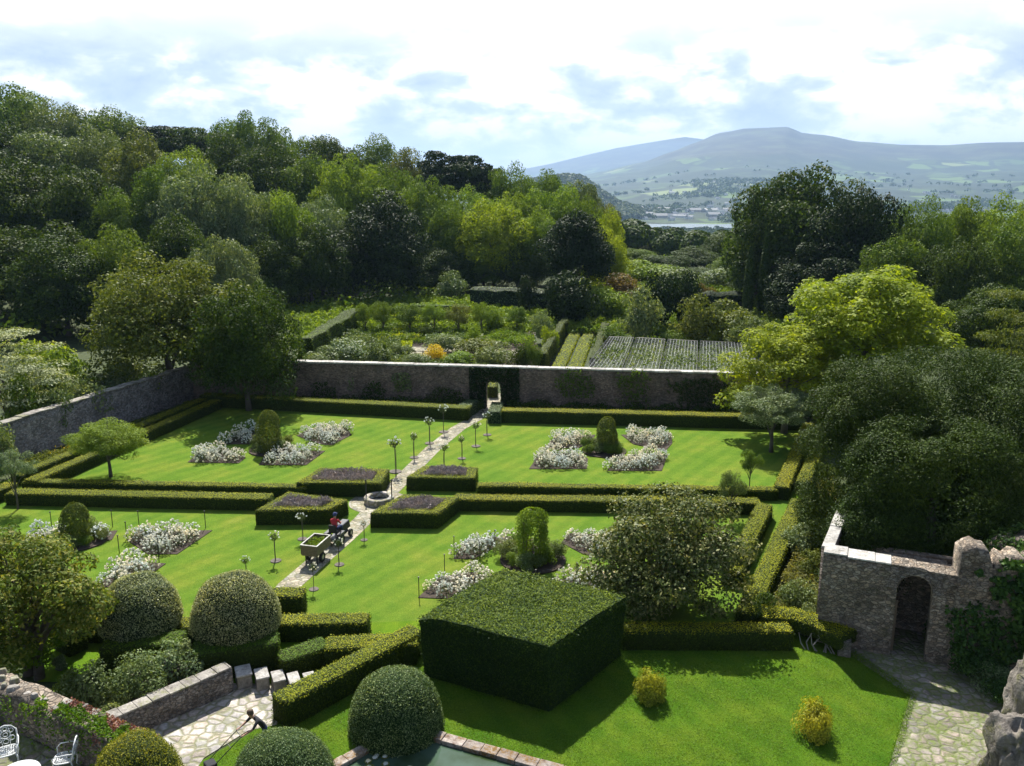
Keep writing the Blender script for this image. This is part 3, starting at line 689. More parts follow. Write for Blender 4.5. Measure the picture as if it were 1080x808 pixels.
# ------------------------------------------------------------------ hedges of the parterre
def hs_(label, a, b_, w, h, **k): return hedge(label, [G(*a), G(*b_)], w, h, **k)
CROSS = 'clipped box hedges across the middle of the lawn'
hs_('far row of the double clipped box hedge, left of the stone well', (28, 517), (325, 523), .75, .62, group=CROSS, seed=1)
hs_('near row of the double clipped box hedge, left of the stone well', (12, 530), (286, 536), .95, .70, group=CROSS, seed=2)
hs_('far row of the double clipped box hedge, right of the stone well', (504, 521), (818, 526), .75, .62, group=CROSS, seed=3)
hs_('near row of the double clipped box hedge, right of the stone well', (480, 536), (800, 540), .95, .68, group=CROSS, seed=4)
LB = 'square box hedges round lavender'
def ringbox(label, FL, FR, BR, BLc, w=.62, h=.85, seed=0):
    pts = [G(*FL), G(*FR), G(*BR), G(*BLc)]; c = sum(pts, Vector()) / 4
    ins = [p + (c - p).normalized() * w * .7 for p in pts]
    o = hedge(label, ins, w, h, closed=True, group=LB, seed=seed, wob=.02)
    inner = [p + (c - p).normalized() * w * 1.25 for p in pts]
    b = MB(); b.prism([(p.x, p.y) for p in inner], .02, .25); s = b.build('lavender_soil', 'soil'); tag(s, kind='stuff')
    r = np.random.RandomState(seed); P = []; Nn = []
    n = 5200; u, v = r.rand(n, 1), r.rand(n, 1)
    q = [np.array(p) for p in inner]
    base = (q[0] * (1 - u) + q[1] * u) * (1 - v) + (q[3] * (1 - u) + q[2] * u) * v
    base[:, 2] = .25 + r.rand(n) ** .6 * (.78 + .16 * fnoise(base, 2.2, seed)); 
    Nn = unit(r.normal(size=(n, 3)) * np.array([1, 1, .4])); 
    me = leaf_mesh('lavender', base, Nn, .05 + .05 * r.rand(n), 'petal_lavender', .35, r)
    l = link('lavender', me); tag(l, 'faded grey-purple lavender filling the ' + label.split(' box hedge')[0].replace('square ', '') + ' box hedge square', 'lavender', kind='stuff')
ringbox('square box hedge nearest the camera on the left of the path, beside the tractor', (272, 553), (350, 553), (367, 543), (303, 534), seed=1)
ringbox('square box hedge nearest the camera on the right of the path', (393, 556), (463, 558), (484, 540), (425, 536), seed=2)
ringbox('square box hedge behind the well on the left of the path', (314, 523), (404, 524), (412, 509), (337, 507), seed=3)
ringbox('square box hedge behind the well on the right of the path', (430, 517), (503, 518), (505, 507), (445, 505), seed=4)
# far hedges and sides
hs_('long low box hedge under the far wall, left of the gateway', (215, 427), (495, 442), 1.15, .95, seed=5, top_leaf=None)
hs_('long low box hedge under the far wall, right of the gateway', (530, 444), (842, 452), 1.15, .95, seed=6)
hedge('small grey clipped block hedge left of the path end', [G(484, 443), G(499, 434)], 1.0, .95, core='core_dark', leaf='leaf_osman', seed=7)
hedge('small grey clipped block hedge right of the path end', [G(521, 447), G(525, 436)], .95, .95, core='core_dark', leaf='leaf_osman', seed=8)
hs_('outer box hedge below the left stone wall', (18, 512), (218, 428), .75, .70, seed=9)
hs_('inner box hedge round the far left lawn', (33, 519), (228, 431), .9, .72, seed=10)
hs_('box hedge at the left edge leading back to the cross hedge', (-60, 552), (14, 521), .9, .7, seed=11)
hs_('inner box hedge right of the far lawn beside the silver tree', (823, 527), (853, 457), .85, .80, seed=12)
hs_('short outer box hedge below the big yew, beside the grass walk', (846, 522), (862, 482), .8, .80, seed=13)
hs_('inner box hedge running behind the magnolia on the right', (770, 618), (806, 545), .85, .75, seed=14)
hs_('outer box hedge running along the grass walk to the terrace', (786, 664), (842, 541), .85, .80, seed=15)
# middle foreground hedges
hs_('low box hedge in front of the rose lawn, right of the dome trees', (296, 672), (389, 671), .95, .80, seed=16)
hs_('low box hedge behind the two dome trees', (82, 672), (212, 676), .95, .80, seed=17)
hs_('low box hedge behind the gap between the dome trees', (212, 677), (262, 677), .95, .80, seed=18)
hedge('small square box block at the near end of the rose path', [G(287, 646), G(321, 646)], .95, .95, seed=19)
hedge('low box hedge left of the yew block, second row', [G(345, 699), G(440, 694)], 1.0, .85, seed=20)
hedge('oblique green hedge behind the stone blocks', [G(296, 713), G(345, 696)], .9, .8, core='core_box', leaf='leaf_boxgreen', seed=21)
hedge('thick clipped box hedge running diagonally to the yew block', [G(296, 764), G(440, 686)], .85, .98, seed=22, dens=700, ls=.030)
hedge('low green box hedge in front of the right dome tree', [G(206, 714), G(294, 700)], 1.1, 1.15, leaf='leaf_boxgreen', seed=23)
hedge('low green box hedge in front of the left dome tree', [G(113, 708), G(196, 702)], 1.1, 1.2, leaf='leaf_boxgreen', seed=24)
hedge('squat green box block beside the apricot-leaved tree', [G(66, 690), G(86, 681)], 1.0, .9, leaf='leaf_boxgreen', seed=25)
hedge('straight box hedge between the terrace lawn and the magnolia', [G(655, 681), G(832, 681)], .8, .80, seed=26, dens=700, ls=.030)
# wavy hedge beside the arch wall with bare stems
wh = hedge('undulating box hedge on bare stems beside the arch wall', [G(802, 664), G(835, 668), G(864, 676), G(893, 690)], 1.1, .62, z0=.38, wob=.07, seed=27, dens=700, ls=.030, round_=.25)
b = MB(); r = random.Random(4)
for k in range(11):
    q = G(850 + k * 4.3 + r.uniform(-2, 2), 685 + k * .75); b.tube([(q.x, q.y, 0), (q.x + r.uniform(-.2, .2), q.y + r.uniform(0, .2), .25), (q.x + r.uniform(-.3, .3), q.y + .25, .6)], [.03, .024, .015], 5)
b.build('stems', 'bark_pale', wh)
# yew block
YL, YN, YR = G(447, 713), G(578, 751), G(655, 692); YB = YL + YR - YN
def yew_block():
    r = np.random.RandomState(5); h = 2.62; V = []; Q = []
    cs = [YL, YN, YR, YB]; c0 = (YL + YN + YR + YB) / 4; n = 26
    def add_grid(f, nu, nv):
        base = len(V)
        for i in range(nu + 1):
            for j in range(nv + 1): V.append(f(i / nu, j / nv))
        for i in range(nu):
            for j in range(nv): Q.append((base + i * (nv + 1) + j, base + (i + 1) * (nv + 1) + j, base + (i + 1) * (nv + 1) + j + 1, base + i * (nv + 1) + j + 1))
    for k in range(4):
        a, b_ = cs[k], cs[(k + 1) % 4]
        def f(u, v, a=a, b_=b_):
            p = a.lerp(b_, u); out = (p - c0).normalized(); q = p + out * (.10 * v) ; return (q.x, q.y, v * h)
        add_grid(f, n, 12)
    def ft(u, v):
        p = cs[0].lerp(cs[1], u).lerp(cs[3].lerp(cs[2], u), v); q = c0 + (p - c0) * 1.025; return (q.x, q.y, h)
    add_grid(ft, n, n)
    V = np.array(V); V[:, 2] += np.where(V[:, 2] > .3, fnoise(V, .9, 4) * .09 + fnoise(V, 3.1, 14) * .03, 0); V[:, 0] += fnoise(V, 1.5, 5) * .06; V[:, 1] += fnoise(V, 1.5, 6) * .06; rr0 = np.hypot(V[:, 0] - c0.x, V[:, 1] - c0.y) / (YL - c0).length; V[:, 2] -= np.where(V[:, 2] > 2.3, .16 * rr0 ** 4, 0)
    o = link('yew_block', mesh_np('yew_block', V, orient(V, np.array(Q)), ['core_yew'], True)); tag(o, 'large square clipped yew block on the near lawn', 'topiary')
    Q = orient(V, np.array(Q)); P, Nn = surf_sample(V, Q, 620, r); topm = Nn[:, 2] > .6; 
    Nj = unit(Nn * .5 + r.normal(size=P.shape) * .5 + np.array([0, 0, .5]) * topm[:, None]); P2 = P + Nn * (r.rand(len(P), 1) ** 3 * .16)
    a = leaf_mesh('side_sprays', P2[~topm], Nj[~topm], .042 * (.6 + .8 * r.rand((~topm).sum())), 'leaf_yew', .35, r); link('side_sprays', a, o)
    a = leaf_mesh('top_sprays', P2[topm] , Nj[topm], .050 * (.6 + .8 * r.rand(topm.sum())), 'leaf_yewlit', .35, r); link('top_sprays', a, o)  # top leaves coloured as if lit, brighter than the side sprays
yew_block()

# ------------------------------------------------------------------ domes
def dome(label, px, cy_, rpx, topy, mat, core, D=None, zb=0.0, stem=0, flat=.0, dens=1100, ls=.026, name='dome_topiary', group=None, pw=2.4, cat='topiary', mb=None):
    D = D or G(px, cy_).y; zt = zat(D, topy); x = X(px, D, zt / 2); R = rpx / F * axial(D, zt / 2); r = np.random.RandomState(int(px))
    o = thing(name, label, cat, (x, D, zb), 0, group)
    z0 = stem; hh = zt - z0 - zb
    nu, nv = 40, 16; V = []; Q = []
    for j in range(nv + 1):
        v = j / nv; a = v * math.pi / 2
        rad = R * math.cos(a) ** (2 / pw); zz = z0 + hh * math.sin(a) ** (2 / pw)
        if stem: zz = z0 + hh * (.0 + 1.0 * math.sin(a) ** (2 / pw))
        for i in range(nu):
            t = 2 * math.pi * i / nu; V.append((max(rad, .002) * math.cos(t), max(rad, .002) * math.sin(t), zz))
    for j in range(nv):
        for i in range(nu): Q.append((j * nu + i, j * nu + (i + 1) % nu, (j + 1) * nu + (i + 1) % nu, (j + 1) * nu + i))
    if stem:
        base = len(V); V.append((0, 0, z0 + hh * .22))
        for i in range(0, nu, 2): Q.append((base, (i + 2) % nu, (i + 1) % nu, i))
    V = np.array(V); dsp = fnoise(V, 1.7 / max(R, .5), int(px)) * .05 * R; V = V * (1 + dsp[:, None] / max(R, .1))
    Q = orient(V, np.array(Q)); link('core', mesh_np('core', V, Q, [core], True), o)
    P, Nn = surf_sample(V, Q, dens, r); Nj = unit(Nn * .65 + r.normal(size=P.shape) * .55); P = P + Nn * (r.rand(len(P), 1) ** 2 * .08)
    link('leaves', leaf_mesh('leaves', P, Nj, ls * (.6 + .8 * r.rand(len(P))), mat, .55, r), o)
    if stem:
        b = MB(); b.tube([(0, 0, 0), (.04, .02, stem * .6), (0, 0, z0 + hh * .4)], [.12, .09, .08], 9)
        for k in range(6):
            a = k * 1.05; b.tube([(0, 0, stem * .75), (math.cos(a) * R * .3, math.sin(a) * R * .3, z0 + hh * .25), (math.cos(a) * R * .6, math.sin(a) * R * .6, z0 + hh * .45)], [.05, .035, .015], 5)
        b.build('trunk', 'bark', o)
    return o
dome('large clipped dome between the yew block and the pond corner', 418, 768, 48.5, 711, 'leaf_osman', 'core_yew')
dome('clipped grey-green dome at the bottom edge hiding the gardener\'s legs', 298, 0, 53, 776, 'leaf_osman', 'core_yew', D=22.5, dens=1300, ls=.022, pw=2.05)
dome('yellow-green clipped dome at the end of the rough wall', 155, 0, 45, 781, 'leaf_golddome', 'core_box', D=16.4, zb=4.4, dens=1300, ls=.022)
DT = 'variegated holly dome trees'
dome('variegated dome tree on a stem, left of the pair', 148, 684, 41, 609, 'leaf_holly', 'core_dark', stem=1.15, group=DT, pw=2.2, name='dome_tree', cat='tree')
dome('variegated dome tree on a stem, right of the pair', 250, 686, 45, 609, 'leaf_holly', 'core_dark', stem=1.15, group=DT, pw=2.2, name='dome_tree', cat='tree')
dome('small dark ball with a grassy rim under the right dome tree', 222, 705, 14, 676, 'leaf_osman', 'core_dark', pw=2)
dome('small dark ball under the left dome tree', 148, 699, 15, 675, 'leaf_osman', 'core_dark', pw=2)

# ------------------------------------------------------------------ small unit meshes shared by copies
def mk_rose_bush():
    r = np.random.RandomState(3); out = []
    for k in range(3):
        n = 240; d = rdir(n, r); d[:, 2] = np.abs(d[:, 2]); P = d * (.35 + .65 * r.rand(n, 1)) * np.array([.5, .5, .62])
        me = leaf_mesh('foliage', P, unit(d + r.normal(size=d.shape) * .7), .035 * (.6 + .8 * r.rand(n)), 'leaf_rose', .6, r)
        nb = 54; d = rdir(nb, r); d[:, 2] = np.abs(d[:, 2]) * 1.2 + .15; d = unit(d); c = d * (.80 + .3 * r.rand(nb, 1)) * np.array([.52, .52, .66])
        PP, NN = [], []
        for q, dd in zip(c, d):
            for _ in range(7):
                e = r.normal(size=3); e /= np.linalg.norm(e); PP.append(q + e * .03); NN.append(e + dd * .6)
        mb = leaf_mesh('blossoms', np.array(PP), unit(np.array(NN)), .040 * (.7 + .6 * r.rand(len(PP))), 'petal_white', .85, r)
        out.append((me, mb))
    return out
RB = mk_rose_bush()
BUSHR = random.Random(31)
def inpoly(x, y, poly):
    c = False; j = len(poly) - 1
    for i in range(len(poly)):
        if (poly[i][1] > y) != (poly[j][1] > y) and x < (poly[j][0] - poly[i][0]) * (y - poly[i][1]) / (poly[j][1] - poly[i][1]) + poly[i][0]: c = not c
        j = i
    return c
def rose_bed(where, pix, dens=1.5, hscale=1.0, posts=()):
    poly = [(p.x, p.y) for p in GP(*pix)]
    b = MB(); pp = poly
    a = sum(pp[i][0] * pp[(i + 1) % len(pp)][1] - pp[(i + 1) % len(pp)][0] * pp[i][1] for i in range(len(pp)))
    if a < 0: pp = pp[::-1]
    c = (sum(p[0] for p in pp) / len(pp), sum(p[1] for p in pp) / len(pp))
    b.prism(pp, .0, .045); s = b.build('rose_bed', 'soil'); tag(s, 'soil of white roses, ' + where, 'flower bed')
    xs = [p[0] for p in pp]; ys = [p[1] for p in pp]
    st = 1 / math.sqrt(dens); y = min(ys) + st * .35; row = 0
    while y < max(ys):
        x = min(xs) + st * (.3 + .5 * (row % 2))
        while x < max(xs):
            jx, jy = x + BUSHR.uniform(-.16, .16), y + BUSHR.uniform(-.16, .16)
            q = (c[0] + (jx - c[0]) * 1.1, c[1] + (jy - c[1]) * 1.1)
            if inpoly(*q, pp):
                me, mb = RB[BUSHR.randrange(3)]; s_ = BUSHR.uniform(.75, 1.25)
                o = link('rose_bush', me, None, (jx, jy, .06), BUSHR.uniform(0, 6.28), (s_ * .95, s_ * .95, s_ * hscale * BUSHR.uniform(.8, 1.15)))
                tag(o, 'white rose bush, ' + where, 'rose bush', 'rose bushes, ' + where)
                link('blossoms', mb, o)
            x += st
        y += st * .9; row += 1
    for q in posts:
        g_ = G(*q); b = MB(); b.tube([(g_.x, g_.y, 0), (g_.x, g_.y, .95)], .02, 6); b.box((g_.x, g_.y, .97), (.06, .06, .05))
        tag(b.build('bed_post', 'metal_dark'), 'thin dark post, ' + where, 'post', 'metal posts, ' + where)
fr = '%s bed of the four on the far right lawn'
rose_bed(fr % 'back left', [(574, 473), (586, 461), (628, 459), (622, 468), (610, 473)])
rose_bed(fr % 'front left', [(558, 495), (569, 479), (607, 478), (620, 484), (619, 495)])
rose_bed(fr % 'back right', [(655, 459), (708, 457), (709, 468), (702, 476), (668, 469)])
rose_bed(fr % 'front right', [(640, 497), (652, 486), (668, 480), (704, 480), (698, 497)])
fl = '%s bed of the four on the far left lawn'
rose_bed(fl % 'front left', [(198, 488), (213, 475), (240, 474), (259, 483), (252, 489)])
rose_bed(fl % 'back left', [(233, 469), (258, 453), (272, 452), (274, 458), (264, 469)])
rose_bed(fl % 'front right', [(273, 491), (280, 480), (296, 475), (343, 476), (323, 491)])
rose_bed(fl % 'back right', [(313, 460), (328, 452), (365, 452), (371, 459), (350, 470), (338, 469)])
nr = '%s bed round the arched pillar near the magnolia'
rose_bed(nr % 'back left', [(478, 590), (492, 569), (545, 566), (543, 577), (520, 579), (500, 590)], posts=[(479, 585), (506, 591), (522, 578)])
rose_bed(nr % 'front left', [(441, 631), (464, 609), (498, 604), (520, 612), (538, 624), (520, 634)], posts=[(442, 630), (469, 605), (497, 607)])
rose_bed(nr % 'back right', [(592, 573), (600, 563), (652, 565), (645, 590), (615, 585)])
rose_bed(nr % 'front right', [(571, 628), (590, 612), (632, 602), (650, 612), (645, 632)], posts=[(565, 622), (608, 614)])
nl = '%s bed on the near left lawn'
rose_bed(nl % 'back left', [(22, 580), (38, 562), (66, 562), (68, 576), (44, 586)], posts=[(23, 580), (55, 558)])
rose_bed(nl % 'narrow middle', [(94, 563), (124, 560), (118, 570), (100, 572)], posts=[(119, 556)])
rose_bed(nl % 'large five-sided', [(134, 570), (147, 561), (224, 560), (187, 585), (156, 585)], posts=[(134, 569), (147, 557), (217, 557), (168, 587)])
rose_bed(nl % 'front right', [(103, 620), (118, 603), (138, 593), (175, 595), (140, 620)], posts=[(168, 594), (126, 584)])
def circle_bed(label, px, py, rad, plants, mats, posts=0, hmax=.8):
    c = G(px, py); b = MB(); b.prism([(c.x + rad * math.cos(a * .2617), c.y + rad * math.sin(a * .2617)) for a in range(24)], 0, .08)
    tag(b.build('round_bed', 'soil'), 'round dark soil bed ' + label, 'flower bed')
    r = random.Random(int(px))
    for i in range(plants):
        a = i * 6.28 / plants + r.uniform(-.2, .2); q = rad * r.uniform(.45, .85); me, mb = RB[i % 3]; m_ = mats[i % len(mats)]
        s_ = r.uniform(.8, 1.25) * hmax / .7
        o = link('bedding_plant', CR['shrub%d' % (i % 4)], None, (c.x + q * math.cos(a), c.y + q * math.sin(a), .3 * s_), r.random() * 6, (.42 * s_, .42 * s_, .42 * s_), m_)
        tag(o, 'leafy plant in the round bed ' + label, 'plant', 'plants in the round bed ' + label)
        if m_ == 'leaf_grey' or i % 3 == 0: link('blossoms', mb, o, (0, 0, -.4))
    return c
circle_bed('under the far right topiary pillar', 637, 476, 1.55, 9, ['leaf_grey', 'leaf_mid', 'leaf_mid'])
circle_bed('under the far left topiary pillar', 286, 475, 1.5, 9, ['leaf_grey', 'leaf_olive', 'leaf_grey'])
circle_bed('under the near right arched pillar', 562, 591, 1.62, 11, ['leaf_grey', 'leaf_mid', 'leaf_grey'])
circle_bed('under the near left topiary pillar', 84, 571, 1.4, 8, ['leaf_grey', 'leaf_mid'])
def pillar(label, px, py, topy, wpx, mat, seed, arch=False):
    c = G(px, py); zt = zat(c.y, topy); rad = wpx / 2 / F * axial(c.y, 1); r = np.random.RandomState(seed)
    o = thing('climber_pillar', label, 'topiary', (c.x, c.y, 0)); hh = zt
    if arch:
        b = MB()
        for k in range(4):
            a = k * math.pi / 2 + .6; b.tube([(rad * .8 * math.cos(a), rad * .8 * math.sin(a), 0), (rad * .78 * math.cos(a), rad * .78 * math.sin(a), hh * .78), (rad * .3 * math.cos(a), rad * .3 * math.sin(a), hh * .97)], .035, 6)
        for zc in (.35, .6, .78): b.tube([(rad * .8 * math.cos(t * .3927), rad * .8 * math.sin(t * .3927), hh * zc) for t in range(16)], .02, 5, closed=True)
        b.build('frame', 'wood_post', o)
        n = 7500; t = r.rand(n) * 6.283; z = r.rand(n) ** .95
        keep = (z > .60) | (np.abs(np.sin(2 * (t - .6))) < .86); t, z = t[keep], z[keep]; n = len(t)
        rr_ = rad * np.where(z > .75, np.sqrt(np.clip(1 - ((z - .75) / .27) ** 2, 0, 1)), 1.0) * (.75 + .4 * r.rand(n))
    else:
        n = 5200; t = r.rand(n) * 6.283; z = r.rand(n) ** .9
        rr_ = rad * np.where(z > .5, np.sqrt(np.clip(1 - ((z - .5) / .52) ** 2, 0, 1)), .88 + .24 * z) * (.72 + .36 * r.rand(n) ** .5)
    rr_ = rr_ * (1 + .12 * np.sin(t * 3 + z * 7))
    P = np.stack([rr_ * np.cos(t), rr_ * np.sin(t), z * hh], -1); Nn = unit(np.stack([np.cos(t), np.sin(t), (z - .3)], -1) + r.normal(size=P.shape) * .5)
    link('foliage', leaf_mesh('foliage', P, Nn, .055 * (.6 + .8 * r.rand(n)), mat, .55, r), o)
pillar('rounded green topiary pillar in the middle of the far right rose beds', 640, 476, 440, 20, 'leaf_olive', 1)
pillar('tall rounded topiary pillar in the middle of the far left rose beds', 285, 477, 433, 24, 'leaf_olive', 2)
pillar('arched climber-covered frame in the middle of the near right rose beds', 562, 594, 537, 30, 'leaf_bright', 3, arch=True)
pillar('leafy topiary pillar in the middle of the near left rose beds', 82, 573, 531, 27, 'leaf_olive', 4)

# standard roses
def mk_standard():
    r = np.random.RandomState(9); res = []
    for k in range(3):
        b = MB(); b.tube([(0, 0, 0), (.015, .01, .6), (0, 0, 1.12)], .018, 6); b.tube([(.05, 0, 0), (.05, 0, 1.0)], .014, 5)
        b.lathe([(.28, .0), (.26, .03), (0.01, .045)], 14)
        for i in range(5):
            a = i * 1.256; b.tube([(0, 0, 1.05), (.1 * math.cos(a), .1 * math.sin(a), 1.2), (.2 * math.cos(a), .2 * math.sin(a), 1.32)], .009, 4)
        me = bpy.data.meshes.new('stem'); me.from_pydata(b.v, [], b.f); me.materials.append(MATS['bark']); 
        n = 210; d = rdir(n, r); P = d * (.35 + .7 * r.rand(n, 1)) * np.array([.24, .24, .22]) + np.array([0, 0, 1.28])
        mf = leaf_mesh('foliage', P, unit(d + r.normal(size=d.shape) * .6), .035, 'leaf_rose', .6, r)
        nb = 12; d = rdir(nb, r); d[:, 2] = np.abs(d[:, 2]); PP = []; NN = []
        for dd in d:
            c = dd * np.array([.3, .3, .27]) + np.array([0, 0, 1.30])
            for _ in range(7): e = r.normal(size=3); e /= np.linalg.norm(e); PP.append(c + e * .03); NN.append(e)
        mb = leaf_mesh('blossoms', np.array(PP), np.array(NN), .038, 'petal_white', .85, r); res.append((me, mf, mb))
    return res
SR = mk_standard()
STD = [((468, 456, 428), 'left side of the path, nearest the far gateway'), ((453, 468, 441), 'left side of the path, second from the far gateway'),
 ((437, 483, 457), 'left side of the path, thin sparse head, third from the far gateway'), ((417, 498, 462), 'left side of the path, tall, just behind the lavender box'),
 ((514, 459, 435), 'right side of the path, beside the clipped grey block'), ((502, 471, 445), 'right side of the path, second from the far gateway'),
 ((487, 484, 460), 'right side of the path, small faded head, third from the far gateway'), ((469, 496, 468), 'right side of the path, just behind the right lavender box'),
 ((319, 569, 542), 'left side of the path, level with the tractor'), ((291, 592, 562), 'left side of the path, left of the wooden trailer'),
 ((260, 612, 588), 'left side of the path, just above the right dome tree'), ((384, 570, 550), 'right side of the path, below the stone well'),
 ((358, 596, 569), 'right side of the path, beside the tractor shadow'), ((331, 622, 595), 'right side of the path, in front of the trailer')]
for i, ((px, py, ty), wh_) in enumerate(STD):
    g_ = G(px, py); h = zat(g_.y, ty); s_ = h / 1.52; me, mf, mb = SR[i % 3]
    o = thing('standard_rose', 'white standard rose, ' + wh_, 'standard rose', (g_.x, g_.y, .02), 0, 'standard roses along the path'); o.scale = (s_, s_, s_) if s_ > .5 else (.6, .6, .6)
    rz = random.random() * 6
    ws = .55 if 'sparse' in wh_ or 'faded' in wh_ else 1
    link('stem', me, o, rz=rz); f_ = link('foliage', mf, o, rz=rz); b_ = link('blossoms', mb, o, rz=rz, scale=(ws, ws, 1))

# well roundel
o = thing('well', 'round stone well basin with two iron posts where the paths meet', 'well', (WELL.x, WELL.y, .028))
b = MB(); b.lathe([(.86, 0), (.88, .30), (.84, .36), (.62, .37), (.58, .33), (.57, .02), (.02, .02)], 40); b.build('basin', 'paving', o, bevel=0)
b = MB(); b.lathe([(.567, .12), (.01, .12)], 30); b.build('water', 'glass_dark', o)
for s in (-1, 1):
    b = MB(); b.tube([(s * .74, 0, .35), (s * .74, 0, 1.3)], .035, 8); b.lathe([(.001, 1.40), (.05, 1.37), (.06, 1.33), (.04, 1.29), (.035, 1.25)], 10, (s * .74, 0, 0)); b.build('post', 'metal_dark', o)
    
# ------------------------------------------------------------------ pond
PA = [G(351, 807), G(405, 776.5), G(428, 788), G(449, 772), G(590, 811)]
dA = (G(405, 776.5) - G(351, 807)).normalized(); dB = (G(590, 811) - G(449, 772)).normalized()
outer0 = PA[0] - dA * 6
endR = PA[4] + dB * 7
ins = [Vector((p.x, p.y)) for p in (outer0, PA[1], PA[2], PA[3], endR)]
cop = thing('pond_coping', 'weathered lichened stone coping round the pond', 'pond edge', (0, 0, 0))
b = MB()
rr2 = random.Random(3)
def cop_run(b, p, q, wd=.42, side=-1):
    p = Vector((p[0], p[1])); q = Vector((q[0], q[1])); t = (q - p).normalized(); n = Vector((-t.y, t.x)) * side; Lw = (q - p).length; x = 0
    while x < Lw - .02:
        w_ = min(rr2.uniform(.55, .85), Lw - x); 
        if Lw - x - w_ < .25: w_ = Lw - x
        c = p + t * (x + w_ / 2) + n * wd / 2; b.box((c.x, c.y, .02 + rr2.uniform(-.01, .01)), (w_ - .02, wd + rr2.uniform(-.03, .03), .34), math.atan2(t.y, t.x) + rr2.uniform(-.01, .01)); x += w_
for a_, q_ in zip(ins[:-1], ins[1:]): cop_run(b, a_, q_)
b.build('stones', 'pond_coping', cop, bevel=.02)
def inset(poly, d):
    out_ = []
    for i in range(1, len(poly) - 1):
        a, p, c = poly[i - 1], poly[i], poly[i + 1]; t1 = (p - a).normalized(); t2 = (c - p).normalized(); n1 = Vector((t1.y, -t1.x)); n2 = Vector((t2.y, -t2.x)); m_ = (n1 + n2).normalized(); out_.append(p + m_ * d / max(.35, m_.dot(n1)))
    return out_
inn = [Vector((outer0.x, outer0.y)) + Vector((dA.y, -dA.x)) * .38] + inset(ins, .36) + [Vector((endR.x, endR.y)) + Vector((dB.y, -dB.x)) * .38]
corner = inn[-1] + Vector((dB.y, -dB.x)) * 7; corner2 = inn[0] + Vector((-dA.y, dA.x)) * -0 + Vector((dA.y, -dA.x)) * 0
m, nt, out = newmat('pond_water')
p = N(nt, 'ShaderNodeBsdfPrincipled', Roughness=.04); n_ = noise(nt, .8, 4, coord='Object'); L(nt, ramp(nt, n_.outputs['Fac'], [(.35, (.028, .05, .018)), (.6, (.06, .10, .07))]), p.inputs['Base Color'])
nn = noise(nt, 9, 3, coord='Object'); b2 = N(nt, 'ShaderNodeBump', Strength=.08, Distance=.02); L(nt, nn.outputs['Fac'], b2.inputs['Height']); L(nt, b2.outputs[0], p.inputs['Normal']); L(nt, p.outputs[0], out.inputs[0]); MATS['pond_water'] = m
sheet('pond_water', [[(q.x, q.y) for q in inn] + [(inn[-1].x - 2, inn[-1].y - 5), (inn[0].x, inn[0].y - 3)]], .05, 'pond_water')
lil = random.Random(8); lc = G(410, 806)
for i in range(9):
    x, y = lc.x + lil.uniform(-.75, .7), lc.y + lil.uniform(-.45, .35); b = MB(); rad = lil.uniform(.10, .17)
    b.lathe([(.01, .008), (rad * .7, .006), (rad, .014)], 12, (x, y, .06)); lp = b.build('water_lily', 'leaf_olive'); tag(lp, 'white water lily with its pad in the cluster near the pond corner', 'water lily', 'water lilies in the pond')
    P = []; Nn = []
    for k in range(16): a = k * 2.4; rr_ = .02 + .05 * (k / 16); P.append((x + rr_ * math.cos(a), y + rr_ * math.sin(a), .11)); Nn.append((math.cos(a), math.sin(a), .9))
    link('blossom', leaf_mesh('blossom', np.array(P), unit(np.array(Nn)), .06, 'petal_white', .5), lp)
def blades(label, pix, n, h, mat, seed, ls):
    poly = np.array([(p.x, p.y) for p in GP(*pix)]); r = np.random.RandomState(seed); lo, hi_ = poly.min(0), poly.max(0); X_ = lo[0] + r.rand(n) * (hi_[0] - lo[0]); Y_ = lo[1] + r.rand(n) * (hi_[1] - lo[1]); ins_ = np.zeros(n, bool); j = len(poly) - 1
    for i in range(len(poly)):
        (xi, yi), (xj, yj) = poly[i], poly[j]; ins_ ^= ((yi > Y_) != (yj > Y_)) & (X_ < (xj - xi) * (Y_ - yi) / (yj - yi + 1e-12) + xi); j = i
    X_, Y_ = X_[ins_], Y_[ins_]; n = len(X_); P = np.stack([X_, Y_, .02 + h * r.rand(n)], -1); patch = fnoise(P, .8, seed + 4) + .6 * fnoise(P, 2.4, seed + 5) > r.uniform(-1.4, .6, n); P = P[patch]; n = len(P)
    tag(link('grass', leaf_mesh('grass', P, unit(r.normal(size=P.shape) * .75 + np.array([0, 0, .9])), ls * (.5 + r.rand(n)), mat, .22, r)), label, 'grass', kind='stuff')
blades('short mown grass blades of the near lawn', [(262, 775), (300, 745), (440, 690), (660, 690), (832, 688), (897, 692), (962, 735), (938, 812), (930, 860), (560, 860), (560, 800), (450, 765), (405, 775), (340, 812), (212, 806)], 230000, .018, 'grass_blade', 5, .026)
blades('ragged grass tufts along the edge of the lower stone path', [(895, 690), (903, 688), (967, 733), (945, 808), (936, 808), (957, 736)], 26000, .07, 'grass_blade', 6, .04)
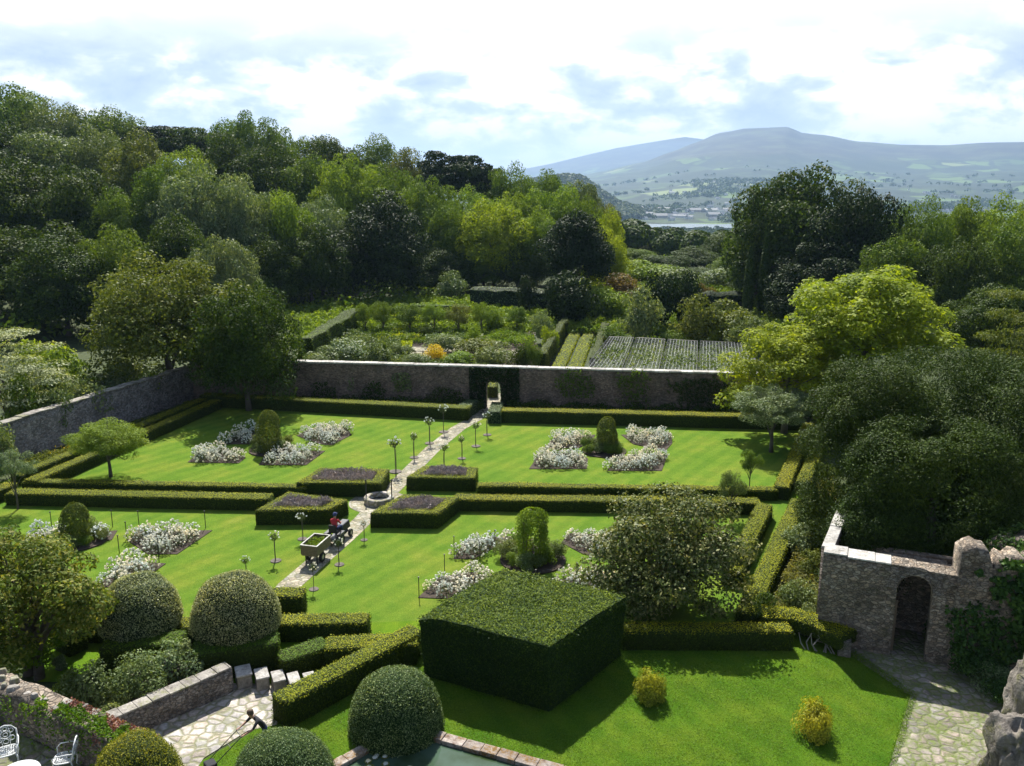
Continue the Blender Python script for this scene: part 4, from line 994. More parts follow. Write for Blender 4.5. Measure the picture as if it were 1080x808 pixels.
# golden shrubs on the near lawn
def gold(label, px, by, ty, w, seed, mat='leaf_gold'):
    c = G(px, by); zt = zat(c.y, ty); rx = w / 2 / F * axial(c.y, .5); r = np.random.RandomState(seed); P = []; Nn = []; S = []
    for k in range(26):
        a = r.rand() * 6.28; q = rx * .75 * math.sqrt(r.rand()); hh = zt * (.55 + .45 * r.rand()) * (1 - .35 * (q / rx) ** 2); n = 230; cr = .17 + .1 * r.rand()
        d = rdir(n, r); u = r.rand(n, 1); cz = .12 + u[:, 0] * hh
        rad = cr * np.sqrt(np.clip(1 - (u[:, 0] - .4) ** 2 * 1.7, .05, 1)); pts = np.stack([q * math.cos(a) + d[:, 0] * rad, q * math.sin(a) + d[:, 1] * rad, cz * .92 + d[:, 2] * .04], -1)
        P.append(pts); Nn.append(d * .7 + np.array([math.cos(a), math.sin(a), .7]) * .5); S.append(.03 + .03 * r.rand(n))
    o = link('golden_shrub', leaf_mesh('golden_shrub', np.vstack(P), unit(np.vstack(Nn)), np.concatenate(S), mat, .4, r), None, (c.x, c.y, .0)); tag(o, label, 'shrub', 'golden shrubs on the near lawn')
gold('upright tufted golden conifer nearest the yew block', 684, 738, 705, 40, 1)
gold('rounded golden shrub at the right of the near lawn', 858, 775, 738, 46, 2)

# ------------------------------------------------------------------ paved terrace walls and blocks
a_, b_ = G(143, 772), G(243, 727)
sw = link('side_wall', wall_mesh(a_ - (b_ - a_).normalized() * 1.0, b_, .95, .95, .5, 'rubble', .3, .04, seed=8, name='side_wall')); tag(sw, 'low thick rubble wall along the left edge of the paved terrace', 'wall')
coping(a_ - (b_ - a_).normalized() * 1.0, b_, .95, .95, .5, 'coping', sw, over=.02, ht=.07, seg=.6, wob=.012)
for i, (x0, x1, by) in enumerate([(245, 264, 727), (266, 282, 729), (284, 299, 731), (301, 315, 732), (318, 332, 731)]):
    q0, q1 = G(x0, by), G(x1, by); b = MB(); cx_, cy2 = (q0.x + q1.x) / 2, q0.y + .35; wd = (q1.x - q0.x)
    hh = .50 - .035 * i
    b.box((cx_, cy2, hh / 2), (wd * .82, .72, hh), .42, taper=.94); o = b.build('stone_block', 'coping', bevel=.03)
    b = MB(); b.box((cx_, cy2, hh + .035), (wd * .86, .76, .07), .42); b.build('cap', 'coping_white', o, bevel=.02)
    tag(o, ['first and tallest capped stone block, joined to the end of the low wall', 'second capped stone block from the low wall', 'third capped stone block, in the middle of the row', 'fourth capped stone block, in front of the oblique hedge', 'last capped stone block, half behind the diagonal hedge'][i], 'stone block', 'row of capped stone blocks at the terrace edge')
# rough wall beside the near terrace
TZ = 4.4
w0, w1 = G(-60, 690, TZ + 1.0), G(157, 788, TZ + 1.0)
o = link('rough_wall', wall_mesh(w0, w1, lambda x: TZ + 1.0 + .06 * math.sin(x * 2.1) + .05 * math.sin(x * 5.3), 0, .62, 'rubble_dark', .28, .07, seed=12, name='rough_wall')); tag(o, 'rough overgrown rubble wall crossing the bottom left corner', 'wall')
t = Vector(((w1 - w0).x, (w1 - w0).y)).normalized(); nrm = Vector((-t.y, t.x)); Lw = Vector(((w1 - w0).x, (w1 - w0).y)).length
# terrace behind it, towards the house
b = MB(); nb_ = -nrm if nrm.y > 0 else nrm
q0 = Vector((w0.x, w0.y)) + nb_ * .33; q1 = Vector((w1.x, w1.y)) + nb_ * .33
pp = [(q0.x, q0.y), (q0.x - 2, q0.y - 16), (q1.x + 2.0, q1.y - 13), (q1.x + 2.0, q1.y - 1.2), (q1.x, q1.y)]
if sum(pp[i][0] * pp[(i + 1) % 5][1] - pp[(i + 1) % 5][0] * pp[i][1] for i in range(5)) < 0: pp = pp[::-1]
b.prism(pp, 0, TZ); tag(b.build('terrace_ground', 'paving_dark'), kind='structure')
r = np.random.RandomState(2)
n = 9000; u = r.rand(n); s = r.normal(size=n) * .3; P = np.zeros((n, 3)); P[:, 0] = w0.x + t.x * u * Lw + nrm.x * s; P[:, 1] = w0.y + t.y * u * Lw + nrm.y * s; P[:, 2] = TZ + 1.03 - np.maximum(0, np.abs(s) - .3) * 1.6 + r.rand(n) * .10
k1 = fnoise(P, 1.6, 5) > .05; Pg = P[k1]; Pr = P[(~k1) & (u > .62)]
link('moss', leaf_mesh('moss', Pg, unit(r.normal(size=Pg.shape) + np.array([0, 0, .8])), .045, 'leaf_boxgreen', .5, r), o)
link('stonecrop', leaf_mesh('stonecrop', Pr, unit(r.normal(size=Pr.shape) + np.array([0, 0, .8])), .035, 'leaf_red', .6, r), o)
b = MB(); rq = random.Random(5)
for k in range(26):
    u_ = rq.random(); s_ = rq.uniform(-.2, .25); q = Vector((w0.x, w0.y)) + t * u_ * Lw + nrm * s_; b.box((q.x, q.y, TZ + 1.05), (rq.uniform(.15, .32), rq.uniform(.12, .26), rq.uniform(.08, .16)), rq.random() * 3, taper=.8)
b.build('loose_stones', 'coping', o, bevel=.03)

# ------------------------------------------------------------------ arch wall, ruin and rocks at the right
A0, A1 = G(861, 672), G(1003, 699)
arch_t = (A1 - A0).normalized(); LA = (A1 - A0).length
ja, jb = (G(938, 680) - A0).dot(arch_t), (G(974, 690) - A0).dot(arch_t)
SPR = zat(A0.y - 1.6, 607) - (jb - ja) / 2; print('arch', LA, ja, jb, SPR)
HA0, HA1 = zat(A0.y, 579), zat(A1.y, 606); print('HA', HA0, HA1, A0, A1)
hA = lambda x: HA0 + (HA1 - HA0) * (x / LA)
o = link('arch_wall', wall_mesh(A0, A1, hA, 0, .8, 'rubble_dark', .3, .035, opening=(ja, jb, SPR), seed=21, name='arch_wall')); tag(o, 'tall grey rubble wall with a dark arched doorway', 'wall')
coping(A0, A0 + (A1 - A0) * .5, HA0, (HA0 + HA1) / 2, .8, 'coping_white', o, over=.05, ht=.07, seg=.8)
coping(A0 + (A1 - A0) * .5, A1, (HA0 + HA1) / 2, HA1, .8, 'rubble_dark', o, over=.03, ht=.07, seg=.8, name='coping')
# voussoirs
b = MB(); cxm = (ja + jb) / 2; rad = (jb - ja) / 2; nrmA = Vector((arch_t.y, -arch_t.x))
for k in range(11):
    a = math.pi * (k + .5) / 11; c = Vector((A0.x, A0.y)) + Vector((arch_t.x, arch_t.y)) * (cxm + (rad + .2) * math.cos(a)) + nrmA * .41; zc = SPR + (rad + .2) * math.sin(a)
    ang = math.atan2(arch_t.y, arch_t.x); d_ = Vector((0, 1, 0)); 
    from mathutils import Matrix
    b.box((c.x, c.y, zc), (.36, .06, .27), ang, tilt=Matrix.Rotation(-a, 3, 'Y').to_euler())
b.build('arch_stones', 'rubble', o, bevel=.01)
b = MB(); c = A0 + arch_t * (ja + .06); c2 = Vector((c.x, c.y)) - nrmA * .1
b.box((c2.x, c2.y, 1.1), (.10, .14, 2.2), math.atan2(arch_t.y, arch_t.x)); b.build('door_frame', 'wood_post', o)
# dark passage behind the arch
inn_c = A0 + arch_t * cxm; back = Vector((inn_c.x, inn_c.y)) - nrmA * 2.2
o2 = thing('passage', 'dark vaulted passage seen through the arched doorway', 'passage', (0, 0, 0)); b = MB(); ang = math.atan2(arch_t.y, arch_t.x)
b.box((back.x, back.y, 1.7), (3.2, .3, 3.4), ang)
for s in (-1, 1):
    q = Vector((inn_c.x, inn_c.y)) - nrmA * 1.45 + Vector((arch_t.x, arch_t.y)) * s * 1.35; b.box((q.x, q.y, 1.6), (.3, 2.0, 3.2), ang)
q = Vector((inn_c.x, inn_c.y)) - nrmA * 1.4; b.box((q.x, q.y, 3.22), (2.4, 1.5, .2), ang); b.build('passage_walls', 'rubble_dark', o2)
# return wall with pale coping
B0 = G(873, 578, HA0); B1 = G(888, 541, HA0)
bo = link('return_wall', wall_mesh(B0, B1, HA0 - .03, HA0 - .03, .42, 'rubble', .4, .03, seed=30, name='return_wall')); tag(bo, 'short wall with bright pale coping running back from the arch wall corner', 'wall'); coping(B0, B1, HA0 - .03, HA0 - .03, .42, 'coping_white', bo, over=.03, ht=.1, seg=2.2)
# ruin
D0 = A1 - arch_t * .25; D1 = Vector((A1.x + 6.5, A1.y - 1.6, 0))
_rr = random.Random(12); _jag = [_rr.uniform(-.16, .14) for _ in range(60)]
def ruin_top(x): return _jag[int(x / .35)] + zat(D0.y, 577) + .12 * math.sin(x * 2.3) + .15 * (math.sin(x * 4.1) > .55) - .5 * (abs(x - 1.05) < .15) - .4 * (abs(x - 2.9) < .25)
ru = link('ruined_wall', wall_mesh(D0, D1, ruin_top, 0, 1.1, 'rubble_dark', .22, .09, seed=33, name='ruined_wall')); tag(ru, 'taller ruined rubble wall with a broken top beside the arch', 'wall')
r = np.random.RandomState(9); n = 9000; td = (D1 - D0).normalized(); nd = Vector((td.y, -td.x)); u = r.rand(n) * 4.6 + .5; z = r.rand(n) ** .8 * 4.7; q_ = np.stack([u, u * 0, z], -1)
k = fnoise(q_, 1.5, 4) + .5 * fnoise(q_, 4, 5) + (u - 1.6) * .5 > 0; u, z = u[k], z[k]; d = .52 + r.rand(len(u)) * .35
P = np.stack([D0.x + td.x * u + nd.x * d, D0.y + td.y * u + nd.y * d, z], -1); tag(link('ivy', leaf_mesh('ivy', P, unit(r.normal(size=P.shape) * .6 + np.array([nd.x, nd.y, .5])), .085 * (.6 + .8 * r.rand(len(P))), 'leaf_ivy', .75, r)), 'green ivy climbing the face of the taller ruined wall', 'climber')
def rock_mesh(c, d, seed, mat='rock', n=14, name='boulder', amp=.16, flat=False):
    n = int(n * 1.7)
    V = []; Q = []
    r_ = n
    for j in range(r_ + 1):
        a = math.pi * (j / r_ - .5)
        for i in range(2 * r_):
            t_ = math.pi * i / r_; v = np.array([math.cos(a) * math.cos(t_), math.cos(a) * math.sin(t_), math.sin(a)])
            v = np.sign(v) * np.abs(v) ** .75; V.append(v)
    for j in range(r_):
        for i in range(2 * r_): Q.append((j * 2 * r_ + i, j * 2 * r_ + (i + 1) % (2 * r_), (j + 1) * 2 * r_ + (i + 1) % (2 * r_), (j + 1) * 2 * r_ + i))
    V = np.array(V); k = 1 + amp * fnoise(V, 2.0, seed) + amp * .6 * fnoise(V, 5.0, seed + 1) - amp * .5 * np.abs(fnoise(V, 3.4, seed + 7)) + amp * .2 * fnoise(V, 12, seed + 2); V = V * k[:, None] * np.array(d) / 2 + np.array(c)
    Q = orient(V, np.array(Q)); return mesh_np(name, V, Q, [mat], True), V, Q
q = G(1072, 712)
me, V1, Q1 = rock_mesh((q.x + 1.3, q.y + 1.6, 2.0), (3.6, 5.2, 5.6), 41, 'rubble_dark', 26, 'ruin_mass', .12)
rm = link('ruin_mass', me); tag(rm, 'rugged stone outcrop under the ivy at the right edge', 'masonry')
def ivy(label, V, Q, dens, cond, mat='leaf_ivy', ls=.075, out=.12, name='ivy', seed=1, cat='climber', hang=True):
    r = np.random.RandomState(seed); P, Nn = surf_sample(V, Q, dens, r); k = cond(P); P, Nn = P[k], Nn[k]
    P = P + Nn * (r.rand(len(P), 1) * out + .02); Nj = unit(Nn * .8 + r.normal(size=P.shape) * .45 + np.array([0, 0, .25]))
    o = link(name, leaf_mesh(name, P, Nj, ls * (.6 + .8 * r.rand(len(P))), mat, .7, r)); return tag(o, label, cat)
ivy('green ivy spilling down the stone outcrop at the right edge', V1, Q1, 300, lambda P: (fnoise(P, .9, 7) > -.42) & (P[:, 2] < 4.6), out=.3, seed=4)
for i, (px, by, ty, w_, dd, lab) in enumerate([(1094, 800, 700, 62, 3, 'large pale weathered rock at the right edge of the lower path'), (1074, 838, 774, 60, 4, 'broken pale rock at the bottom right corner'), (1006, 700, 676, 20, 5, 'grey stone lump at the foot of the arch jamb')]):
    c = G(px, by); zt = zat(c.y, ty); rx = w_ / F * axial(c.y, .4) / 2
    me, V_, Q_ = rock_mesh((c.x, c.y + rx * .4, zt * .35), (rx * 2, rx * 2.2, zt * 1.5), 50 + i, 'rock', 18, amp=.2 if dd < 5 else .08); tag(link('boulder', me), lab, 'rock')
c = G(892, 693); b = MB(); b.box((c.x, c.y + .2, .33), (.5, .5, .66), -.35, taper=.9); tag(b.build('stone_stub', 'rubble', bevel=.05), 'squared stone stub at the end of the wavy hedge', 'stone block')
q = G(1034, 712); me, V2, Q2 = rock_mesh((q.x + .4, q.y + 1.3, 1.3), (2.6, 2.4, 4.4), 43, 'rubble_dark', 24, 'ivy_bank', .14)
o = link('ivy_bank', me); tag(o, 'rubble bank thickly covered with ivy between the arch and the pale rocks', 'masonry')
ivy('thick bright ivy over the bank between the arch and the pale rocks', V2, Q2, 420, lambda P: (fnoise(P, 1.3, 9) > -.75), out=.3, seed=6)
q = G(1084, 665, 1.5); me, V_, Q_ = rock_mesh((q.x + .5, q.y + .4, 3.6), (1.6, 2.2, 2.6), 57, 'rock', 16, amp=.15); tag(link('boulder', me), 'pale rock face high on the ivy outcrop', 'rock')
for i, (px, py, sx_, mt) in enumerate([(1003, 690, 22, 'leaf_ivy'), (1018, 700, 26, 'leaf_mid'), (1030, 716, 30, 'leaf_ivy'), (1046, 726, 24, 'leaf_silver'), (1060, 742, 22, 'leaf_ivy'), (990, 686, 16, 'leaf_mid'), (1040, 700, 34, 'leaf_mid')]):
    shrub(['low fern clump against the arch jamb', 'green plant clump right of the arch', 'dark plant clump under the ivy outcrop', 'silvery plant tuft at the path edge under the ivy', 'dark trailing plant above the pale rock', 'small plant at the foot of the right arch jamb', 'broad leafy clump between arch and outcrop'][i], px, py, py - sx_, sx_ * 1.7, mt)

# ------------------------------------------------------------------ garden trees
def lt(label, px, by, ty, w, key, mat, name, **k): return tree(label, px, ty, w, None, key, mat, name=name, basey=by, **k)
lt('small crab apple tree standing on the far left lawn', 113, 503, 443, 76, 'ash0', 'leaf_bright', 'apple_tree', skirt=.28)
lt('slender grey-leaved tree leaning left at the left edge', 14, 537, 475, 42, 'open', 'leaf_silver', 'small_tree', skirt=.4)
lt('silver-leaved pear tree on the far right lawn', 816, 477, 408, 82, 'ash1', 'leaf_silver', 'pear_tree', skirt=.35)
lt('thin young tree on the lawn near the right hedges', 792, 513, 473, 22, 'open', 'leaf_mid', 'sapling', skirt=.25)
lt('narrow upright willow-leaved tree behind the magnolia', 772, 547, 496, 28, 'open', 'leaf_grey', 'sapling', skirt=.25)
def bigshrub(label, px, by, ty, w, mat, seed, nleaf, ls, name, ncl=46, aspect=.5, depth=1.0, skirt=0.2, cl=.26, zmin=-.75):
    c = G(px, by); zt = zat(c.y, ty); rx = w / 2 / F * axial(c.y, zt * .5); hc = zt * (1 - skirt * .5) / 2; zc = zt - hc
    P, Nn, S, C = gen_crown(seed, ncl, nleaf, cl, ls / rx, zmin=zmin, core=500, up=.5, jit=.5); P = P * np.array([rx, rx * depth, hc * 1.05]) + np.array([0, 0, zc])
    o = thing(name, label, 'tree', (c.x, c.y, 0)); r = np.random.RandomState(seed)
    link('crown', leaf_mesh('crown', P, Nn, S * rx, mat, aspect, r), o)
    b = MB(); rr_ = random.Random(seed); b.tube([(0, 0, 0), (.05, .05, zt * .3), (.1, 0, zt * .6)], [.2, .15, .08], 10)
    for cc in rr_.sample(C, 18):
        e = Vector((cc[0] * rx * .85, cc[1] * rx * .85 * depth, cc[2] * hc * .85 + zc)); s = Vector((0, 0, rr_.uniform(.1, .45) * zt)); b.tube([tuple(s), tuple(s.lerp(e, .5) + Vector((0, 0, .15))), tuple(e)], [.09, .06, .02], 6)
    b.build('trunk', 'bark', o, smooth=True); return o
bigshrub('large dark glossy magnolia with buff leaf undersides beside the yew block', 708, 640, 527, 178, 'leaf_magnolia', 71, 460, .085, 'magnolia_tree', ncl=80, depth=.75, skirt=-.12, zmin=-1)
bigshrub('broad green-bronze leaved tree at the left edge in front of the near left roses', 42, 716, 572, 178, 'leaf_apricot', 72, 480, .08, 'spreading_tree', ncl=58, cl=.22)
bigshrub('small bright green bush under the spreading tree', 30, 712, 655, 70, 'leaf_boxgreen', 73, 200, .06, 'bush', ncl=24)
# pale shrubs left of the low wall
shl = [(98, 752, 700, 62, 'leaf_grey', 'loose grey-green shrub nearest the rough wall'), (140, 742, 692, 70, 'leaf_grey', 'loose grey-green shrub above the low wall'), (178, 726, 684, 60, 'leaf_silver', 'pale arching shrub at the middle of the low wall'), (72, 745, 712, 44, 'leaf_mid', 'green leafy shrub at the foot of the rough wall'), (197, 712, 676, 26, 'leaf_silver', 'small silver shrub between the two balls'), (118, 762, 735, 48, 'leaf_grey', 'low grey-green shrub where the two walls meet'), (64, 706, 692, 14, 'leaf_silver', 'tiny silver plant on the grass by the hedge block')]
for a in shl: bigshrub(a[5], a[0], a[1], a[2], a[3], a[4], 80 + int(a[0]) % 17, 150, .05, 'shrub', ncl=22, skirt=.0, cl=.33)
# big yews behind the arch wall
YG = 'huge billowing yews behind the arch wall'
def bigyew(label, px, D, ty, w, seed, z0=2.6, depth=1.0):
    zt = zat(D, ty); rx = w / 2 / F * axial(D, zt * .7); hc = (zt - z0 + 1.2) / 2; zc = zt - hc; r = np.random.RandomState(seed)
    P = []; Nn = []; S = []
    C = []
    for k in range(150):
        d = r.normal(size=3); d /= np.linalg.norm(d)
        d = np.sign(d) * np.abs(d) ** .62; C.append(d * np.array([.80, .80, .84]))
    for c in C:
        n = 1050; dd = rdir(n, r); dd = dd[(dd @ unit(c[None])[0]) > -.25]; n = len(dd); a = .26 * (.7 + .6 * r.rand())
        # feathery sprays: ridges radiating from the clump
        fl = 1 + .18 * fnoise(dd, 7.0, seed) + .1 * fnoise(dd, 15, seed + 1)
        P.append(c + dd * (a * fl)[:, None] * (.8 + .25 * r.rand(n, 1)) * np.array([1, 1, .55])); Nn.append(dd * .6 + r.normal(size=(n, 3)) * .5 + np.array([0, 0, .35])); S.append(.062 * (.6 + .8 * r.rand(n)))
    dd = rdir(14000, r); dd = np.sign(dd) * np.abs(dd) ** .62; P.append(dd * (.72 + .06 * r.rand(14000, 1))); Nn.append(dd + r.normal(size=dd.shape) * .4); S.append(np.full(14000, .11))
    P = np.vstack(P) * np.array([rx, rx * depth, hc]); o = thing('yew_tree', label, 'tree', (X(px, D, zt * .6), D, 0), 0, YG)
    link('crown', leaf_mesh('crown', P + np.array([0, 0, zc]), unit(np.vstack(Nn)), np.concatenate(S), 'leaf_yew', .32, r), o)
    b = MB(); b.tube([(0, 0, 0), (.1, 0, zc * .6), (0, 0, zc * 1.2)], [.35, .25, .1], 12); b.build('trunk', 'bark', o)
bigyew('leftmost lobe of the huge yews, overhanging the grassy border', 920, 39.5, 378, 134, 91, z0=.4)
bigyew('central highest lobe of the huge yews behind the arch wall', 1000, 41.5, 366, 176, 92, z0=.6)
bigyew('rightmost lobe of the huge yews, cut by the picture edge', 1098, 39.0, 370, 176, 93, z0=.6)
bigyew('lowest dark lobe of the huge yews, pressed against the back of the arch wall', 972, 34.2, 512, 190, 95, z0=-.8, depth=.5)
bigyew('lower front lobe of the huge yews directly above the arch', 985, 35.2, 440, 190, 94, z0=.8, depth=.62)
# catalpa and neighbours
tree('tall bright yellow-green tree with an open spreading crown above the yews', 912, 275, 190, 62, 'catalpa', 'leaf_yellow', skirt=.15, name='catalpa_tree', rz=1.2)
tree('lower bright yellow-green tree hanging over the end of the garden wall', 832, 338, 135, 61, 'catalpa', 'leaf_yellow', skirt=.08, name='catalpa_tree', rz=3.9)
tree('bronze-green feathery conifer at the right edge beyond the yews', 1066, 292, 80, 60, 'layer', 'leaf_olive', skirt=.0, name='conifer_tree')
# big tree covering the wall corner
tree('broad sunlit walnut-like tree over the corner where the two garden walls meet', 172, 264, 172, 72, 'ash0', 'leaf_olive', skirt=.02, name='broad_tree', rz=.4)
tree('rounded green tree in front of the far wall corner, its shade on the lawn', 257, 298, 124, 67.5, 'ash1', 'leaf_dark', skirt=-.05, name='broad_tree', rz=2.2)
tree('pale variegated layered dogwood tree at the left edge beyond the wall', 2, 340, 112, 60, 'layer', 'leaf_variegated', skirt=.02, name='dogwood_tree')
lsh = [(70, 372, 70, 66, 'leaf_mid', 'green shrub beyond the left wall beside the pale dogwood'), (112, 388, 60, 68, 'leaf_silver', 'silvery shrub beyond the left wall'), (150, 392, 44, 68, 'leaf_bright', 'bright green shrub beyond the left wall under the broad tree'), (52, 358, 60, 72, 'leaf_yellow', 'yellow-green bush behind the dogwood tree'), (88, 400, 50, 62, 'leaf_silver', 'low silver shrub leaning over the left wall'), (60, 412, 44, 59, 'leaf_grey', 'low grey shrub at the near end of the left wall'), (135, 372, 50, 76, 'leaf_grey', 'grey-green bush beyond the left wall, set back'), (28, 405, 40, 58, 'leaf_mid', 'green bush under the pale dogwood'), (176, 388, 40, 72, 'leaf_mid', 'dark green bush beside the wall under the broad tree')]
for px, ty, w_, D, mt, lab in lsh: bb = G(px, 500); shrub(lab, px, None, ty, w_, mt, D=D)
shrub('grey rounded shrub against the left wall end at the picture edge', 2, 505, 450, 40, 'leaf_grey')
# ------------------------------------------------------------------ border planting
def mass(name, label, pix, h, mat, dens=26, ls=.06, seed=0, cat='planting', z0=0.0, hv=.5, kind='stuff', up=.6):
    poly = [(p.x, p.y) for p in GP(*pix)]; r = np.random.RandomState(seed); xs = [p[0] for p in poly]; ys = [p[1] for p in poly]
    A_ = (max(xs) - min(xs)) * (max(ys) - min(ys)); n = int(A_ * dens * 12); X_ = min(xs) + r.rand(n) * (max(xs) - min(xs)); Y_ = min(ys) + r.rand(n) * (max(ys) - min(ys))
    px_ = np.array(poly); inside = np.zeros(n, bool); j = len(poly) - 1
    for i in range(len(poly)):
        xi, yi = poly[i]; xj, yj = poly[j]; c = ((yi > Y_) != (yj > Y_)) & (X_ < (xj - xi) * (Y_ - yi) / (yj - yi + 1e-12) + xi); inside ^= c; j = i
    X_, Y_ = X_[inside], Y_[inside]; n = len(X_); P = np.stack([X_, Y_, X_ * 0], -1)
    hm = h * (1 + hv * fnoise(P, 1.1, seed) + hv * .5 * fnoise(P, 3.1, seed + 1)); P[:, 2] = z0 + np.clip(hm, .05, None) * r.rand(n) ** .45
    o = link(name, leaf_mesh(name, P, unit(r.normal(size=P.shape) + np.array([0, 0, up])), ls * (.6 + .8 * r.rand(n)), mat, .5, r)); return tag(o, label, cat, kind=kind)
mass('border_plants', 'low dry grasses and herbs in the border along the yews', [(858, 520), (878, 512), (888, 560), (872, 640), (858, 664), (806, 655), (838, 590), (850, 548)], .55, 'grass_dry', 30, .07, 1)
for a in [(872, 560, 522, 42, 'leaf_brown', 'rusty brown grass tuft at the foot of the yews'), (845, 585, 556, 40, 'leaf_silver', 'silvery shrub in the border beside the grass walk'), (858, 545, 522, 24, 'leaf_mid', 'small green shrub in the border under the yew'), (842, 650, 616, 44, 'leaf_grey', 'grey-green shrub at the near end of the border'), (804, 660, 630, 36, 'leaf_dark', 'dark spiky plant where the grass walk ends'), (860, 610, 585, 36, 'leaf_olive', 'olive shrub in the middle of the border'), (872, 508, 490, 26, 'leaf_dark', 'dark shrub squeezed between hedge and yew'), (852, 665, 640, 26, 'leaf_silver', 'small silvery shrub against the arch wall')]: shrub(a[5], a[0], a[1], a[2], a[3], a[4])
shrub('grey lavender-like shrub on the bank inside the return wall', 905, None, 556, 54, 'leaf_silver', D=34.5, z0=2.6)
mass('border_plants', 'mixed low planting at the foot of the left stone wall', [(10, 505), (22, 492), (215, 424), (215, 428)], .5, 'leaf_olive', 22, .07, 3)
mass('border_flowers', 'scattered yellow flowers at the foot of the left stone wall', [(50, 487), (60, 480), (110, 462), (104, 470)], .55, 'petal_yellow', 3, .05, 4)
mass('border_plants', 'dark planting at the foot of the far wall, left of the gate', [(225, 425), (225, 422), (510, 430), (510, 437)], .75, 'leaf_dark', 16, .09, 5)
mass('border_plants', 'dark planting at the foot of the far wall, right of the gate', [(535, 437), (535, 431), (860, 443), (860, 447)], .75, 'leaf_dark', 16, .09, 6)
# climbers on the far wall
def wall_climber(label, px0, px1, ztop, zbot, mat, seed, dens=90, thr=-.2, thick=.4, over=0.0):
    r = np.random.RandomState(seed); a = G(px0, 430); b_ = G(px1, 430); t0 = (a - BL_).dot(tt); t1 = (b_ - BL_).dot(tt)
    n = int((t1 - t0) * (ztop - zbot) * dens * 2); u = t0 + r.rand(n) * (t1 - t0); z = zbot + r.rand(n) * (ztop - zbot); q = np.stack([u, z * 0, z], -1)
    cu = (u - (t0 + t1) / 2) / ((t1 - t0) / 2); cz = (z - (zbot + ztop) / 2) / ((ztop - zbot) / 2)
    k = fnoise(q, 1.6, seed) + .6 * fnoise(q, 4, seed + 1) - 1.5 * (cu ** 2 + np.maximum(cz, -.2) ** 2) > thr
    gp = (np.abs(u - gx_) < .6) & (z < 2.3); k &= ~gp
    u, z = u[k], z[k]; n = len(u); d = .3 + r.rand(n) * thick; nx, ny = tt.y, -tt.x
    P = np.stack([BL_.x + tt.x * u + nx * d, BL_.y + tt.y * u + ny * d, z], -1)
    o = link('wall_climber', leaf_mesh('wall_climber', P, unit(r.normal(size=P.shape) + np.array([0, -.5, .4])), .085 * (.6 + .8 * r.rand(n)), mat, .6, r)); tag(o, label, 'climber')
wall_climber('dense dark ivy framing the arched gateway', 496, 549, 3.5, 0, 'leaf_black', 1, 170, -3.6, .25)
wall_climber('pale bushy climber on the far wall, left of centre', 412, 434, 2.9, 1.3, 'leaf_silver', 2, 90, -1.6)
wall_climber('small pale climber on the far wall near the corner tree', 360, 374, 2.6, 1.2, 'leaf_silver', 3, 50, -.2)
wall_climber('bushy green climber on the far wall, just right of the gateway', 585, 628, 3.7, 1.2, 'leaf_mid', 4, 60, -1.0)
wall_climber('long green climber spilling over the far wall above the cages', 645, 692, 3.8, .8, 'leaf_mid', 14, 60, -.75)
wall_climber('dark ivy on the far wall near its right end', 700, 790, 3.5, .1, 'leaf_dark', 5, 90, -.9)
wall_climber('low dark climber on the far wall beside the corner tree', 322, 350, 1.9, .1, 'leaf_dark', 6, 70, -1.3)
wall_climber('low dark climber on the far wall between the two pale climbers', 378, 405, 2.1, .1, 'leaf_dark', 16, 70, -1.3)
wall_climber('low dark climber on the far wall left of the gateway ivy', 444, 488, 1.8, .1, 'leaf_dark', 26, 70, -1.3)

# ------------------------------------------------------------------ kitchen garden beyond the wall
sheet('vegetable_ground', [GP((330, 392), (335, 352), (560, 356), (590, 392))], .01, 'soil')
sheet('gravel_walk', [GP((430, 378), (432, 366), (560, 370), (560, 380))], .02, 'path_stone')
mass('kitchen_plants', 'pale mixed vegetables and herbs just beyond the far wall', [(330, 398), (338, 366), (420, 362), (430, 384), (520, 390), (530, 398)], .9, 'leaf_grey', 9, .12, 11)
mass('kitchen_plants', 'light green crops on the slope beyond the gravel walk', [(360, 358), (390, 328), (560, 336), (550, 362), (440, 364)], .8, 'leaf_mid', 8, .12, 12)
mass('salad_rows', 'bright lime green salad rows in the kitchen garden', [(412, 360), (414, 353), (444, 354), (442, 361)], .7, 'leaf_lime', 14, .1, 13)
mass('herb_rows', 'green leafy rows in front of the fruit cages', [(620, 366), (640, 358), (810, 364), (812, 372)], .7, 'leaf_mid', 8, .12, 14)
mass('undergrowth', 'rough green ground cover on the bank below the wooded hill', [(300, 372), (300, 330), (420, 318), (660, 318), (700, 340), (640, 356), (540, 352), (360, 350)], 1.0, 'leaf_bright', 4, .2, 15)
mass('undergrowth', 'mixed garden growth between the cypresses and the meadow', [(615, 345), (625, 300), (700, 285), (830, 300), (830, 355), (700, 358)], 1.0, 'leaf_mid', 3.5, .2, 16)
mass('bank_grass', 'sunlit grass strip on the bank below the clipped grey hedge', [(440, 322), (450, 312), (560, 326), (556, 334)], .35, 'leaf_bright', 7, .12, 17)
